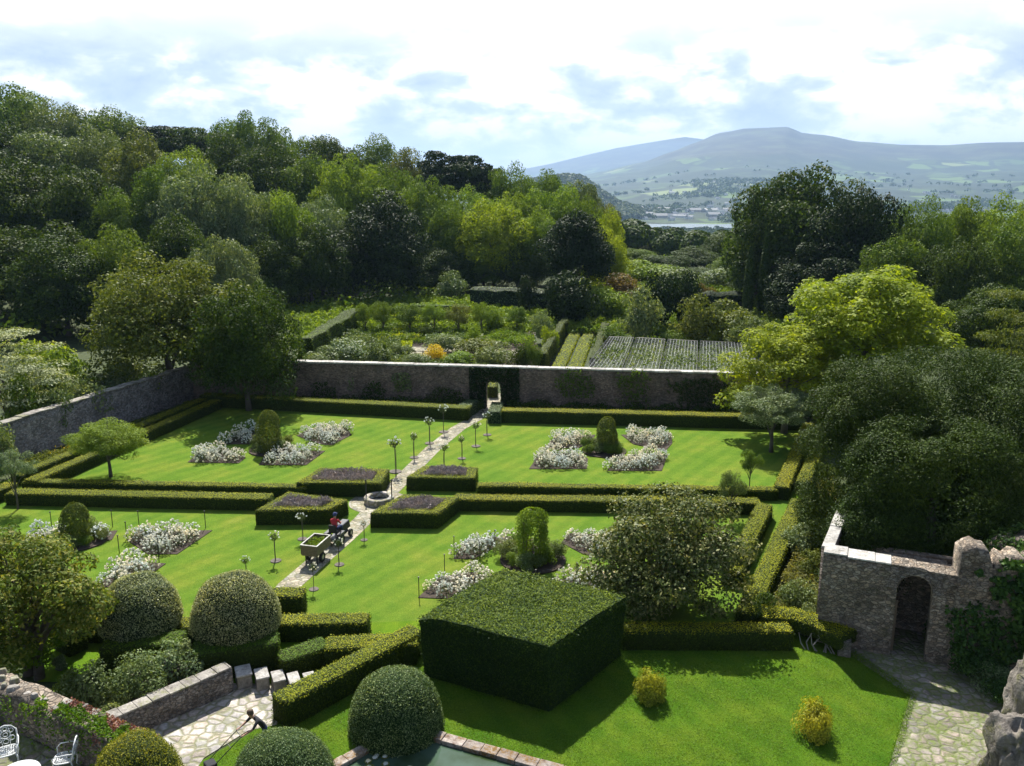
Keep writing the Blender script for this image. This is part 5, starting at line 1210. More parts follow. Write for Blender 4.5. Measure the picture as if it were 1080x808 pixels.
# terraced beds and pale walks on the slope
sheet('gravel_walk', [GP((395, 350), (398, 346), (566, 350), (566, 354))], .03, 'path_stone')
sheet('gravel_walk', [GP((338, 374), (342, 370), (430, 371), (428, 375))], .03, 'path_stone')
sheet('gravel_walk', [GP((436, 336), (438, 333.5), (572, 337), (572, 340))], .03, 'path_stone')
for i_, (pp_, mt_, h_, lb_) in enumerate([([(345, 368), (352, 357), (392, 357), (388, 369)], 'leaf_silver', 1.0, 'pale leafy vegetable bed by the sloping beech hedge'), ([(396, 369), (400, 357), (436, 358), (434, 370)], 'leaf_lime', .5, 'yellow-green vegetable bed in the middle of the kitchen garden'), ([(448, 366), (452, 357), (498, 358), (498, 366)], 'leaf_silver', .9, 'silvery bean row bed behind the yellow flowers'), ([(508, 366), (508, 357), (562, 358), (566, 367)], 'leaf_bright', .8, 'fresh green bed at the right of the kitchen garden'), ([(398, 344), (404, 339), (480, 341), (480, 346)], 'leaf_lime', .7, 'bright grassy terrace behind the fruit trees'), ([(490, 346), (490, 341), (570, 343), (570, 348)], 'leaf_silver', 1.1, 'pale shrub row on the upper terrace')]):
    mass('vegetable_bed', lb_, pp_, h_, mt_, 8, .12, 40 + i_)
hedge('low clipped hedge along the upper terrace of the kitchen garden', [G(436, 331), G(495, 333)], 1.4, 1.3, leaf='leaf_boxgreen', dens=60, ls=.08, step=1.0, wob=.1)
hedge('low dark clipped hedge below the fruit tree row', [G(398, 355.5), G(480, 356.5)], 1.0, .8, leaf='leaf_boxgreen', dens=60, ls=.08, step=1.0, wob=.08)
# lime edged walk
def strip(label, a, b_, w, h, leaf, core='core_box', **k): return hedge(label, [G(*a), G(*b_)], w, h, leaf=leaf, core=core, dens=60, ls=.07, step=1.0, **k)
strip('lime green low edging, left side of the kitchen garden walk', (588, 392), (608, 350), 1.3, .35, 'leaf_lime')
strip('lime green low edging, right side of the kitchen garden walk', (606, 393), (622, 352), 1.3, .35, 'leaf_lime')
strip('tall espalier screen left of the lime edged walk', (570, 393), (596, 350), .8, 1.8, 'leaf_olive', wob=.15)
strip('tall espalier screen right of the lime edged walk', (626, 392), (638, 352), .8, 1.4, 'leaf_olive', wob=.15)
strip('long sloping beech hedge at the left of the kitchen garden', (322, 382), (376, 345), 1.6, 2.4, 'leaf_mid', wob=.2)
strip('lime box hedge seen through the gateway', (520, 420), (518, 404), .8, 1.0, 'leaf_boxlit')
hedge('long clipped hedge with a pale silvery top on the bank', [G(500, 326), G(580, 330)], 3.2, 3.4, leaf='leaf_silver', core='core_dark', dens=18, ls=.12, step=1.2, wob=.2, round_=.1)
hedge('rounded green hedge right of the dark yews', [G(738, 330), G(782, 330)], 3.5, 3.0, leaf='leaf_dark', core='core_dark', dens=18, ls=.12, step=1.2, wob=.3, round_=.2)
ks = [(365, 385, 360, 52, 'leaf_silver', 'pale bushy planting behind the far wall, left end'), (398, 388, 364, 34, 'leaf_grey', 'grey-green bush behind the wall, left of the small conifer'), (424, 380, 362, 26, 'leaf_grey', 'round grey-green bush behind the small conifer'),
 (340, 392, 368, 40, 'leaf_grey', 'wide bush behind the wall beside the corner tree'), (460, 386, 366, 26, 'petal_yellow', 'bright yellow flowering bush in the kitchen garden'), (440, 390, 372, 30, 'leaf_silver', 'pale bush left of the yellow flowers'), (484, 390, 372, 40, 'leaf_bright', 'bright green bush right of the yellow flowers'),
 (505, 378, 357, 56, 'leaf_olive', 'olive feathery bush left of the little fence'), (520, 390, 366, 40, 'leaf_grey', 'grey lavender mound in front of the little fence'), (550, 392, 364, 22, 'leaf_dark', 'dark upright bush behind the gateway ivy'), (562, 393, 360, 18, 'leaf_mid', 'tall green bush left of the lime edged walk'),
 (470, 372, 352, 36, 'leaf_silver', 'silvery bush behind the gravel walk'), (500, 366, 346, 18, 'leaf_bright', 'fresh green round bush behind the gravel walk'), (448, 358, 343, 14, 'leaf_dark', 'small dark bush beside the salad rows'),
 (676, 362, 310, 46, 'leaf_silver', 'silvery green rounded tree behind the fruit cages'), (735, 364, 318, 48, 'leaf_olive', 'olive brown rounded bush behind the fruit cages'), (772, 364, 320, 60, 'leaf_olive', 'wide olive brown bush right of the middle of the fruit cages'), (756, 366, 344, 16, 'leaf_yellow', 'small yellow bush between the two olive bushes'),
 (790, 372, 336, 44, 'leaf_grey', 'grey twiggy bush right behind the cages'), (693, 350, 290, 46, 'leaf_black', 'very dark yew behind the silvery tree'), (722, 348, 288, 36, 'leaf_black', 'very dark yew, right of its twin behind the cages'), (640, 340, 306, 52, 'leaf_bright', 'fresh green bushy planting on the bank'), (625, 330, 296, 46, 'leaf_yellow', 'yellow-green bush beside the dark round yew'),
 (655, 318, 292, 50, 'leaf_brown', 'reddish brown shrub drift on the bank'), (715, 308, 284, 50, 'leaf_grey', 'grey-green shrub above the dark yews'), (760, 306, 282, 54, 'leaf_silver', 'silvery shrub left of the cypress pair'), (745, 322, 300, 20, 'leaf_brown', 'small orange-brown shrub among dark hedges'), (690, 300, 276, 60, 'leaf_bright', 'bright green shrub bank below the meadow'),
 (555, 334, 294, 24, 'leaf_black', 'dark fluted upright yew in front of the silver hedge'), (594, 346, 298, 40, 'leaf_black', 'broad dark conical yew at the end of the silver hedge'), (476, 318, 290, 34, 'leaf_silver', 'pale silvery shrub left of the clipped silver hedge'), (520, 350, 325, 26, 'leaf_bright', 'light green small tree, right end of the fruit row'), (572, 362, 330, 24, 'leaf_silver', 'pale green bush in front of the dark conical yew'),
 (645, 366, 346, 30, 'leaf_mid', 'low green bush at the left end of the cages'), (708, 366, 350, 26, 'leaf_mid', 'low green leafy bush in front of the dark yews'), (580, 372, 345, 18, 'leaf_yellow', 'yellow-green climber bush beside the espalier screen')]
for a in ks: shrub(a[5], a[0], a[1], a[2], a[3], a[4])
for i, (px, by, ty, w_, mt, lab) in enumerate([(385, 352, 318, 20, 'leaf_bright', 'slim bright fruit tree at the left end of the row'), (404, 353, 316, 28, 'leaf_mid', 'dark green fruit tree, second in the row'), (432, 352, 318, 36, 'leaf_mid', 'broad green fruit tree, third in the row'), (458, 353, 319, 28, 'leaf_bright', 'bright green fruit tree near the middle of the row'), (483, 354, 320, 28, 'leaf_olive', 'olive green fruit tree right of the middle of the row'), (508, 354, 318, 24, 'leaf_bright', 'upright light fruit tree, second from the right end'), (545, 352, 322, 24, 'leaf_mid', 'small fruit tree at the right end of the row')]):
    tree(lab, px, ty, w_, None, 'open', mt, name='fruit_tree', basey=by, skirt=.15, group='fruit trees above the vegetable beds')
CYP = 'pair of dark columnar cypresses'
def cypress(label, px, by, ty, w):
    c = G(px, by); zt = zat(c.y, ty); rx = w / 2 / F * axial(c.y, zt * .5); r = np.random.RandomState(int(px)); n = 5000
    t_ = r.rand(n) * 6.283; z = r.rand(n); rad = rx * (np.sin(np.pi * np.clip(z, 0, 1) ** .55) ** .5 * .95 + .05) * (.7 + .35 * r.rand(n)); P = np.stack([rad * np.cos(t_), rad * np.sin(t_), .4 + z * (zt - .4)], -1); Nn = unit(np.stack([np.cos(t_), np.sin(t_), t_ * 0 + .3], -1) + r.normal(size=P.shape) * .4)
    o = thing('cypress_tree', label, 'tree', (c.x, c.y, 0), 0, CYP); link('crown', leaf_mesh('crown', P, Nn, .16, 'leaf_yew', .4, r), o); b = MB(); b.tube([(0, 0, 0), (0, 0, zt * .4)], [.2, .1], 8); b.build('trunk', 'bark', o)
cypress('left and slightly shorter dark columnar cypress of the pair', 787.5, 337, 258, 11)
cypress('right and taller dark columnar cypress of the pair', 803, 337, 248, 11)
shrub('small bright conical conifer just behind the far wall', 406, 388, 361, 13, 'leaf_bright', key='conifer')
# fruit cages
def cage(label, a, b_, c, d, h=1.5, sag=.3):
    q = [G(*a), G(*b_), G(*c), G(*d)]; o = thing('fruit_cage', label, 'fruit cage', tuple(q[0]), 0, 'netted fruit cages'); q = [p - q[0] for p in q]
    b = MB()
    for k in range(4):
        p, p2 = q[k], q[(k + 1) % 4]; b.tube([(p.x, p.y, 0), (p.x, p.y, h)], .04, 5); b.tube([(p.x, p.y, h), (p2.x, p2.y, h)], .03, 5)
    b.build('frame', 'metal_dark', o); b = MB()
    def P(u, v): e = q[0].lerp(q[1], u).lerp(q[3].lerp(q[2], u), v); return Vector((e.x, e.y, h - sag * math.sin(math.pi * u) * math.sin(math.pi * v)))
    nu = int((q[1] - q[0]).length / .32); nv = int((q[3] - q[0]).length / .32)
    for i in range(nu + 1):
        for j in range(8): s0, s1 = P(i / nu, j / 8), P(i / nu, (j + 1) / 8); e = (q[1] - q[0]).normalized() * .011; b.add([s0 - e, s0 + e, s1 + e, s1 - e], [(0, 1, 2, 3)])
    for i in range(nv + 1):
        for j in range(8): s0, s1 = P(j / 8, i / nv), P((j + 1) / 8, i / nv); e = (q[3] - q[0]).normalized() * .011; b.add([s0 - e, s0 + e, s1 + e, s1 - e], [(3, 2, 1, 0)])
    for k in (0, 1):       # front and right hand side nets
        p, p2 = q[k], q[k + 1]; n_ = int((p2 - p).length / .22)
        for i in range(n_ + 1):
            s = p.lerp(p2, i / n_); e = (p2 - p).normalized() * .008; b.add([s - e, s + e, s + e + Vector((0, 0, h)), s - e + Vector((0, 0, h))], [(0, 1, 2, 3)])
        for j in range(10):
            z = h * j / 10; b.add([(p.x, p.y, z), (p2.x, p2.y, z), (p2.x, p2.y, z + .03), (p.x, p.y, z + .03)], [(0, 1, 2, 3)])
    b.build('net', 'net', o)
cg = [((616, 405), (655, 406), (668, 370), (642, 369)), ((657, 406), (694, 407), (701, 372), (671, 370)), ((696, 407), (734, 408), (735, 374), (704, 372)), ((736, 408), (800, 411), (790, 376), (738, 374))]
for i, a in enumerate(cg): cage(['leftmost netted fruit cage with the greyest net', 'second netted fruit cage from the lime edged walk', 'third netted fruit cage from the lime edged walk', 'widest netted fruit cage, partly behind the yellow-green tree'][i], *a)
mass('caged_plants', 'green fruit bushes growing under the nets', [(618, 405), (645, 371), (790, 377), (800, 410)], 1.3, 'leaf_grey', 4, .14, 21)
# little fence in the kitchen garden
b = MB(); p, p2 = G(430, 380), G(545, 384)
for i in range(15):
    s = p.lerp(p2, i / 14); b.box((s.x, s.y, .55), (.08, .08, 1.1))
for z in (.5, 1.0): m_ = (p + p2) / 2; b.box((m_.x, m_.y + .06, z), ((p2 - p).length, .04, .07), math.atan2((p2 - p).y, (p2 - p).x))
tag(b.build('post_fence', 'wood_post'), 'low wooden post and rail fence across the kitchen garden', 'fence')

# ------------------------------------------------------------------ wooded hill
HG = None
hill = [
 # back ridge
 (14, 92, 96, 205, 'big0', 'leaf_mid', 'tall mid green tree at the very left of the skyline'), (66, 104, 80, 200, 'ash0', 'leaf_grey', 'greyish tree on the skyline near the left edge'), (118, 115, 74, 205, 'big1', 'leaf_mid', 'rounded green tree on the skyline above the yellow-green one'),
 (163, 122, 86, 210, 'pine', 'leaf_black', 'flat-topped dark pine on the left skyline'), (212, 127, 84, 210, 'pine', 'leaf_dark', 'second flat-topped dark pine, right of its twin'), (262, 118, 78, 205, 'ash1', 'leaf_mid', 'taller feathery tree rising above the middle of the skyline'), (302, 130, 46, 205, 'open', 'leaf_mid', 'thin-crowned tree sticking out of the skyline'),
 (343, 140, 74, 210, 'big2', 'leaf_dark', 'dark rounded tree on the skyline left of centre'), (394, 150, 66, 210, 'big3', 'leaf_mid', 'green tree on the skyline before the black pine'), (432, 162, 54, 205, 'big4', 'leaf_olive', 'olive tree on the skyline beside the black pine'), (480, 147, 84, 190, 'pine', 'leaf_black', 'broad black pine standing out on the skyline'), (512, 168, 50, 200, 'pine', 'leaf_black', 'smaller black pine right of the broad one'),
 (538, 171, 66, 185, 'ash0', 'leaf_mid', 'round-topped tree on the skyline right of the pines'), (580, 179, 60, 190, 'ash1', 'leaf_mid', 'feathery tree on the falling skyline'), (612, 192, 46, 190, 'big0', 'leaf_grey', 'grey-green tree near the end of the skyline'), (636, 212, 36, 185, 'open', 'leaf_olive', 'last olive tree at the end of the ridge'),
 # second row
 (8, 128, 120, 168, 'ash1', 'leaf_dark', 'dark tree below the left skyline at the edge'), (58, 138, 90, 165, 'big2', 'leaf_grey', 'grey-green tree below the left skyline'), (104, 132, 76, 168, 'ash0', 'leaf_grey', 'dusky tree left of the yellow-green one'), (150, 147, 80, 160, 'big3', 'leaf_olive', 'yellow-green rounded tree on the hillside'),
 (198, 154, 76, 160, 'ash0', 'leaf_bright', 'light green feathery tree on the hillside'), (238, 148, 76, 168, 'big4', 'leaf_dark', 'dark tree below the flat pines'), (286, 152, 80, 165, 'big0', 'leaf_dark', 'dark green broad tree in the middle of the hillside'), (330, 166, 74, 165, 'big1', 'leaf_mid', 'green tree right of the dark broad one'), (372, 163, 80, 160, 'ash1', 'leaf_bright', 'bright rounded tree left of the hillside centre'),
 (412, 172, 74, 165, 'ash0', 'leaf_mid', 'feathery green tree under the skyline pines'), (456, 186, 76, 160, 'ash1', 'leaf_mid', 'mid green tree below the broad black pine'), (500, 196, 74, 158, 'ash0', 'leaf_bright', 'light green tree below and right of the pines'), (546, 203, 70, 155, 'ash1', 'leaf_bright', 'light green tall tree on the right part of the hill'), (586, 192, 62, 160, 'big2', 'leaf_bright', 'rounded bright tree near the right end of the hill'), (616, 206, 52, 158, 'ash0', 'leaf_mid', 'green tree at the right end of the hill'), (640, 228, 40, 150, 'big3', 'leaf_yellow', 'yellow tinged tree at the foot of the ridge end'),
 # third row
 (16, 168, 110, 130, 'big1', 'leaf_dark', 'large dark tree at the left edge, halfway down'), (76, 176, 92, 130, 'big0', 'leaf_dark', 'large dark tree beside it in deep shade'), (128, 198, 70, 128, 'ash1', 'leaf_mid', 'green tree in the hollow right of the dark trees'), (168, 184, 66, 132, 'big4', 'leaf_mid', 'mid green tree above the hollow'), (212, 174, 104, 130, 'ash1', 'leaf_silver', 'large silvery leaved tree in the middle of the wood'), (258, 184, 80, 128, 'ash0', 'leaf_silver', 'second silvery tree right of the large one'),
 (298, 196, 64, 130, 'big2', 'leaf_bright', 'bright rounded tree beside the silvery pair'), (338, 206, 74, 140, 'ash0', 'leaf_silver', 'silvery tree left of the great dark yew'), (436, 200, 70, 158, 'ash0', 'leaf_bright', 'light green tall tree right of the great dark yew'), (474, 212, 66, 152, 'ash1', 'leaf_mid', 'feathery tree in front of the hillside'), (520, 210, 84, 150, 'ash0', 'leaf_yellow', 'yellow-green feathery tree left of the round dark yew'), (566, 222, 60, 150, 'ash1', 'leaf_bright', 'fresh green tree touching the round dark yew'), (634, 238, 52, 142, 'ash0', 'leaf_yellow', 'yellow-green tree right behind the round dark yew'),
 # front row
 (12, 228, 110, 106, 'big2', 'leaf_dark', 'dark tree low at the left edge above the dogwood'), (66, 258, 104, 102, 'big3', 'leaf_dark', 'very broad dark tree behind the walnut-like tree'), (122, 236, 84, 106, 'ash0', 'leaf_mid', 'green tree just above the walnut-like tree'), (280, 246, 84, 122, 'ash1', 'leaf_dark', 'dark tree right above the rounded corner tree'), (326, 240, 76, 128, 'big4', 'leaf_dark', 'dark tree left of the great yew, lower'), (236, 250, 66, 100, 'big0', 'leaf_silver', 'grey-leaved low tree above the corner trees'), (186, 228, 80, 104, 'big1', 'leaf_dark', 'dark tree above the left of the corner trees'), (470, 262, 60, 146, 'big0', 'leaf_dark', 'low dark tree right of the great yew'), (510, 262, 56, 148, 'ash1', 'leaf_mid', 'low green tree behind the silver hedge'), (548, 262, 50, 146, 'big2', 'leaf_dark', 'low dark tree behind the silver hedge, right part')]
for a in hill: tree(a[6], a[0], a[1], a[2] * 1.08, a[3], a[4], a[5], name='pine_tree' if a[4] == 'pine' else 'hillside_tree', skirt=-.04 if a[3] < 180 else .05, group='trees of the wooded hill')
tree('great dark yew-like tree at the foot of the wooded hill', 402, 212, 106, 136, 'big3', 'leaf_black', name='yew_tree', skirt=-.04)
tree('round-headed dark yew standing alone at the end of the silver hedge', 610, 224, 78, 122, 'big1', 'leaf_black', name='yew_tree', skirt=.22)
shrub('dark lower skirt bush under the round-headed yew', 603, 345, 288, 54, 'leaf_black')
# trees at the right beyond the garden
rt = [(842, 176, 124, 124, 'big0', 'leaf_dark', 'tallest broad dark tree standing above the valley view'), (800, 206, 60, 132, 'ash0', 'leaf_mid', 'slimmer green tree leaning out left of the tallest tree'), (906, 194, 92, 116, 'big2', 'leaf_black', 'nearly black rounded tree right of the tallest'), (800, 268, 60, 136, 'ash1', 'leaf_dark', 'dark lower tree behind the cypress pair'), (860, 262, 96, 112, 'big4', 'leaf_black', 'black shaded undergrowth tree below the tallest tree'),
 (968, 207, 80, 118, 'ash0', 'leaf_mid', 'light feathery tree right of the black tree'), (1014, 208, 74, 122, 'ash1', 'leaf_mid', 'green feathery tree second from the right edge'), (1062, 204, 90, 118, 'ash0', 'leaf_bright', 'bright green tree at the right edge of the skyline'), (948, 252, 80, 104, 'big1', 'leaf_mid', 'green tree behind the top of the catalpa'), (1010, 250, 86, 100, 'ash1', 'leaf_dark', 'darker green tree above the huge yews'), (1066, 244, 86, 102, 'big3', 'leaf_mid', 'mid green tree low at the right edge'), (900, 300, 90, 96, 'big2', 'leaf_dark', 'dark tree hidden behind the catalpa crown'), (1040, 300, 90, 84, 'big0', 'leaf_dark', 'dark tree directly behind the huge yews')]
for a in rt: tree(a[6], *a[:1], a[1], a[2] * 1.05, a[3], a[4], a[5], name='broadleaf_tree', skirt=.0, group='trees beyond the right side of the garden')
# near valley trees
vt = [(668, 262, 52, 185, 'big0', 'leaf_mid'), (700, 268, 50, 180, 'big2', 'leaf_dark'), (735, 262, 56, 190, 'big3', 'leaf_dark'), (765, 246, 46, 200, 'big1', 'leaf_dark'), (775, 268, 50, 170, 'ash0', 'leaf_mid'), (655, 280, 50, 165, 'big4', 'leaf_mid'), (715, 280, 60, 165, 'big0', 'leaf_dark'), (745, 282, 50, 160, 'big2', 'leaf_dark'), (684, 258, 40, 240, 'ash1', 'leaf_grey'), (720, 256, 44, 250, 'big1', 'leaf_mid'), (752, 250, 40, 260, 'ash0', 'leaf_dark'), (660, 254, 40, 260, 'big3', 'leaf_grey'), (1000, 232, 60, 150, 'big4', 'leaf_mid'), (945, 232, 60, 150, 'big0', 'leaf_dark')]
vl = ['green tree at the near left of the valley gap', 'dark tree in the lower middle of the valley gap', 'dark broad tree right of the middle of the valley gap', 'taller dark tree at the right of the valley gap', 'feathery tree beside the cypress pair, farther off', 'green tree at the left foot of the valley gap', 'wide dark tree above the shrub bank', 'dark tree above the silvery shrub', 'grey-green tree farther down the valley', 'green tree farther down the middle of the valley', 'dark feathery tree below the estuary', 'greyish tree below the left end of the estuary', 'green tree filling the gap right of the black tree', 'dark tree between the black tree and the feathery one']
for a, l_ in zip(vt, vl): tree(l_, a[0], a[1], a[2], a[3], a[4], a[5], name='valley_tree', skirt=-.05, group='trees going down into the valley')
# undergrowth of the wood
r = np.random.RandomState(77); n = 60000; x_ = r.uniform(-110, 40, n); y_ = r.uniform(72, 215, n); s_ = (x_ + 75) * -.807 + (y_ - 70) * .59; k = (s_ > -8 + 6 * np.sin(x_ * .1)) & (np.abs(x_) < y_ * .75); x_, y_ = x_[k], y_[k]
P = np.stack([x_, y_, x_ * 0], -1); P[:, 2] = terr(x_, y_) + np.clip(2.2 + 2.2 * fnoise(P, .25, 3), .2, 5) * r.rand(len(P)) ** .5
tag(link('undergrowth', leaf_mesh('undergrowth', P, unit(r.normal(size=P.shape) + np.array([0, 0, .8])), .32 * (.6 + .8 * r.rand(len(P))), 'leaf_mid', .6, r)), 'dark leafy undergrowth between the trunks of the wooded hill', 'undergrowth', kind='stuff')
# distant woods: many small crowns as one mass
def woods(name, label, spots, mat, leafs=26, seed=0, lf=.42):
    r = np.random.RandomState(seed); n = len(spots); sp_a = np.array(spots)     # x,y,radius
    z = terr(sp_a[:, 0], sp_a[:, 1]); d = rdir(n * leafs, r); d[:, 2] = np.abs(d[:, 2]) * 1.0; idx = np.repeat(np.arange(n), leafs); rad = sp_a[idx, 2]
    P = np.stack([sp_a[idx, 0] + d[:, 0] * rad, sp_a[idx, 1] + d[:, 1] * rad, z[idx] + rad * .5 + d[:, 2] * rad * 1.05], -1)
    return tag(link(name, leaf_mesh(name, P, unit(d + r.normal(size=d.shape) * .35), rad * lf, mat, .8, r)), label, 'woodland', kind='stuff')
def pick(n, px0, px1, R0, R1, rad, seed, cond=None):
    r = np.random.RandomState(seed); px = r.uniform(px0, px1, n); R = np.exp(r.uniform(math.log(R0), math.log(R1), n)); a = np.arctan((px - CX) * cp / F); x, y = R * np.sin(a), R * np.cos(a)
    k = np.ones(n, bool) if cond is None else cond(x, y, px, R); return list(zip(x[k], y[k], (rad * (.7 + .6 * r.rand(n)))[k]))
f1_ = lambda x, y, px, R: fnoise(np.stack([x, y, x * 0], -1), .006, 3) > -.35
woods('valley_woods', 'treetops on the slope just beyond the kitchen garden bank', pick(160, 620, 830, 230, 420, 4.2, 1, None), 'leaf_dark', 420, 1, .13)
woods('valley_woods', 'dense treetops filling the valley below the estuary', pick(900, 600, 900, 400, 1000, 5.5, 2, None), 'leaf_mid', 110, 2, .24)
woods('valley_woods', 'darker treetops scattered through the valley woods', pick(500, 600, 900, 400, 1100, 6, 7, None), 'leaf_dark', 110, 3, .24)
woods('valley_woods', 'far treetops along the near shore of the estuary', pick(1000, 600, 900, 1000, 1900, 6.5, 8, None), 'leaf_dark', 36, 4, .36)
kc = lambda x, y, px, R: (terr(x, y) > -74)
woods('knoll_woods', 'dark wood covering the knoll beside the estuary', pick(2600, 540, 676, 2280, 2900, 9, 3, kc), 'leaf_dark', 22, 3)
woods('shore_woods', 'line of trees along the far shore of the estuary', pick(500, 640, 800, 2330, 2900, 8, 4, lambda x, y, px, R: fnoise(np.stack([x, y, x * 0], -1), .01, 6) > .1), 'leaf_dark', 20, 4)
woods('hill_woods', 'hedgerow trees and copses scattered over the far hillsides', pick(5200, 560, 1400, 3000, 6200, 10, 6, lambda x, y, px, R: np.abs(fnoise(np.stack([x, y, x * 0], -1), .0045, 9)) < .10), 'leaf_dark', 16, 5)
woods('hill_woods', 'larger dark woods on the lower far slopes', pick(6000, 560, 1400, 2900, 4800, 11, 7, lambda x, y, px, R: fnoise(np.stack([x, y, x * 0], -1), .0030, 12) > .42), 'leaf_dark', 14, 6)
# town houses
def house_mesh(w_, d_, h_, wall, roof):
    b = MB(); b.box((0, 0, h_ / 2), (w_, d_, h_)); 
    me = bpy.data.meshes.new('house'); me.from_pydata(b.v, [], b.f); me.materials.append(MATS[wall])
    b = MB(); o_ = .4; rh = d_ * .38; v = [(-w_ / 2 - o_, -d_ / 2 - o_, h_ - .1), (w_ / 2 + o_, -d_ / 2 - o_, h_ - .1), (w_ / 2 + o_, d_ / 2 + o_, h_ - .1), (-w_ / 2 - o_, d_ / 2 + o_, h_ - .1), (-w_ / 2 - o_, 0, h_ + rh), (w_ / 2 + o_, 0, h_ + rh)]
    b.add(v, [(0, 1, 5, 4), (2, 3, 4, 5), (1, 2, 5), (3, 0, 4), (3, 2, 1, 0)]); b.box((w_ * .3, 0, h_ + rh), (.9, .9, 1.6))
    mr = bpy.data.meshes.new('roof'); mr.from_pydata(b.v, [], b.f); mr.materials.append(MATS[roof]); return me, mr
HM = [house_mesh(14, 9, 6, 'render_white', 'roof_slate'), house_mesh(24, 9, 6.5, 'render_white', 'roof_slate'), house_mesh(11, 8, 7, 'render_grey', 'roof_slate'), house_mesh(40, 18, 7, 'render_grey', 'render_grey')]
def town(label, grp, n, px0, px1, R0, R1, seed, rows=0):
    r = random.Random(seed)
    for k in range(n):
        px = r.uniform(px0, px1); R = r.uniform(R0, R1); a = math.atan((px - CX) * cp / F); x, y = R * math.sin(a), R * math.cos(a); me, mr = HM[r.choice([0, 0, 1, 1, 2, 3 if rows else 0])]
        o = link('house', me, None, (x, y, T(x, y) - .3), r.choice([0, .3, -.4, 1.2, .8])); tag(o, label, 'house', grp); link('roof', mr, o)
town('tiny pale house of the town on the far shore of the estuary', 'houses of the riverside town', 100, 650, 790, 2420, 3000, 1, 1)
town('tiny pale house dotted on the far hillside', 'houses on the far hillside', 60, 700, 1080, 3100, 4600, 2)
town('tiny pale house right of the tall dark tree', 'houses at the right foot of the far hills', 45, 940, 1080, 2900, 3400, 3)

# ------------------------------------------------------------------ people
def person(label, J, E, Rd, zones, loc, rz, hair='hair', head=None, cap=None):
    """one continuous skinned body from a posed skeleton; zones: list of (material, test(point, nearest joint name))"""
    names = list(J); idx = {n: i for i, n in enumerate(names)}
    me = bpy.data.meshes.new('sk'); me.from_pydata([J[n] for n in names], [(idx[a], idx[b]) for a, b in E], []); o = bpy.data.objects.new('sk', me); COL.objects.link(o)
    sk = o.modifiers.new('skin', 'SKIN'); sk.use_smooth_shade = True; sk.branch_smoothing = .6
    for n in names: v = me.skin_vertices[0].data[idx[n]]; v.radius = Rd[n] if hasattr(Rd[n], '__len__') else (Rd[n], Rd[n]); v.use_root = (n == 'pelvis')
    ss = o.modifiers.new('sub', 'SUBSURF'); ss.levels = 1; ss.render_levels = 1
    dg = bpy.context.evaluated_depsgraph_get(); ev = o.evaluated_get(dg); m2 = bpy.data.meshes.new_from_object(ev); bpy.data.objects.remove(o)
    m2.materials.clear(); mats = [z for z in zones]
    for k in mats: m2.materials.append(MATS[k])
    segs = [(a, b, Vector(J[a]), Vector(J[b])) for a, b in E]
    for p in m2.polygons:
        best = None
        for a, b, va, vb in segs:
            d = vb - va; t_ = max(0, min(1, (p.center - va).dot(d) / d.length_squared)); dist_ = (p.center - va - d * t_).length
            if best is None or dist_ < best[0]: best = (dist_, a, b)
        for i, k in enumerate(mats):
            if (best[1] in zones[k]) and (best[2] in zones[k]): p.material_index = i; break
        p.use_smooth = True
    m2.name = 'person'; o = link('person', m2, None, loc, rz); tag(o, label, 'person')
    hx, hy, hz_ = J['head']; b = MB(); n_ = 12
    prof = [(.001, .125), (.05, .118), (.088, .085), (.104, .03), (.106, -.01), (.100, -.035)]
    vs = [(hx - .014 + r_ * 1.08 * math.cos(2 * math.pi * j / n_), hy + r_ * math.sin(2 * math.pi * j / n_), hz_ + z + .012 + (.02 if math.cos(2 * math.pi * j / n_) > .3 else -.02) * (z < .04)) for r_, z in prof for j in range(n_)]
    b.add(vs, [(i * n_ + j, i * n_ + (j + 1) % n_, (i + 1) * n_ + (j + 1) % n_, (i + 1) * n_ + j) for i in range(len(prof) - 1) for j in range(n_)])
    if cap: b.box((hx + .12, hy, hz_ + .03), (.12, .14, .012))
    b.build('cap' if cap else 'hair', cap or hair, o, smooth=True)
    b = MB()
    for s_ in (-1, 1): b.lathe([(.001, .008), (.009, 0), (.001, -.008)], 6, (hx + .088, hy + s_ * .035, hz_ + .005))
    b.build('eyes', 'metal_dark', o); return o
def hands(J, E, Rd, wr, fwd, down, side, s_):
    w_ = Vector(J[wr]); f = Vector(fwd).normalized(); d = Vector(down).normalized(); c = f.cross(d).normalized() * s_
    pn = wr + '_palm'; J[pn] = tuple(w_ + f * .07); Rd[pn] = (.034, .018); E.append((wr, pn))
    for k, (off, ln) in enumerate([(-.030, .062), (-.010, .072), (.010, .068), (.030, .052)]):
        a = '%s_f%da' % (wr, k); b_ = '%s_f%db' % (wr, k); J[a] = tuple(w_ + f * (.07 + ln * .6) + c * off); J[b_] = tuple(w_ + f * (.06 + ln * .6) + c * off + d * ln * .6); Rd[a] = .0095; Rd[b_] = .008; E += [(pn, a), (a, b_)]
    a = wr + '_ta'; b_ = wr + '_tb'; J[a] = tuple(w_ + f * .04 - c * .045 + d * .01); J[b_] = tuple(w_ + f * .065 - c * .05 + d * .045); Rd[a] = .011; Rd[b_] = .009; E += [(wr, a), (a, b_)]
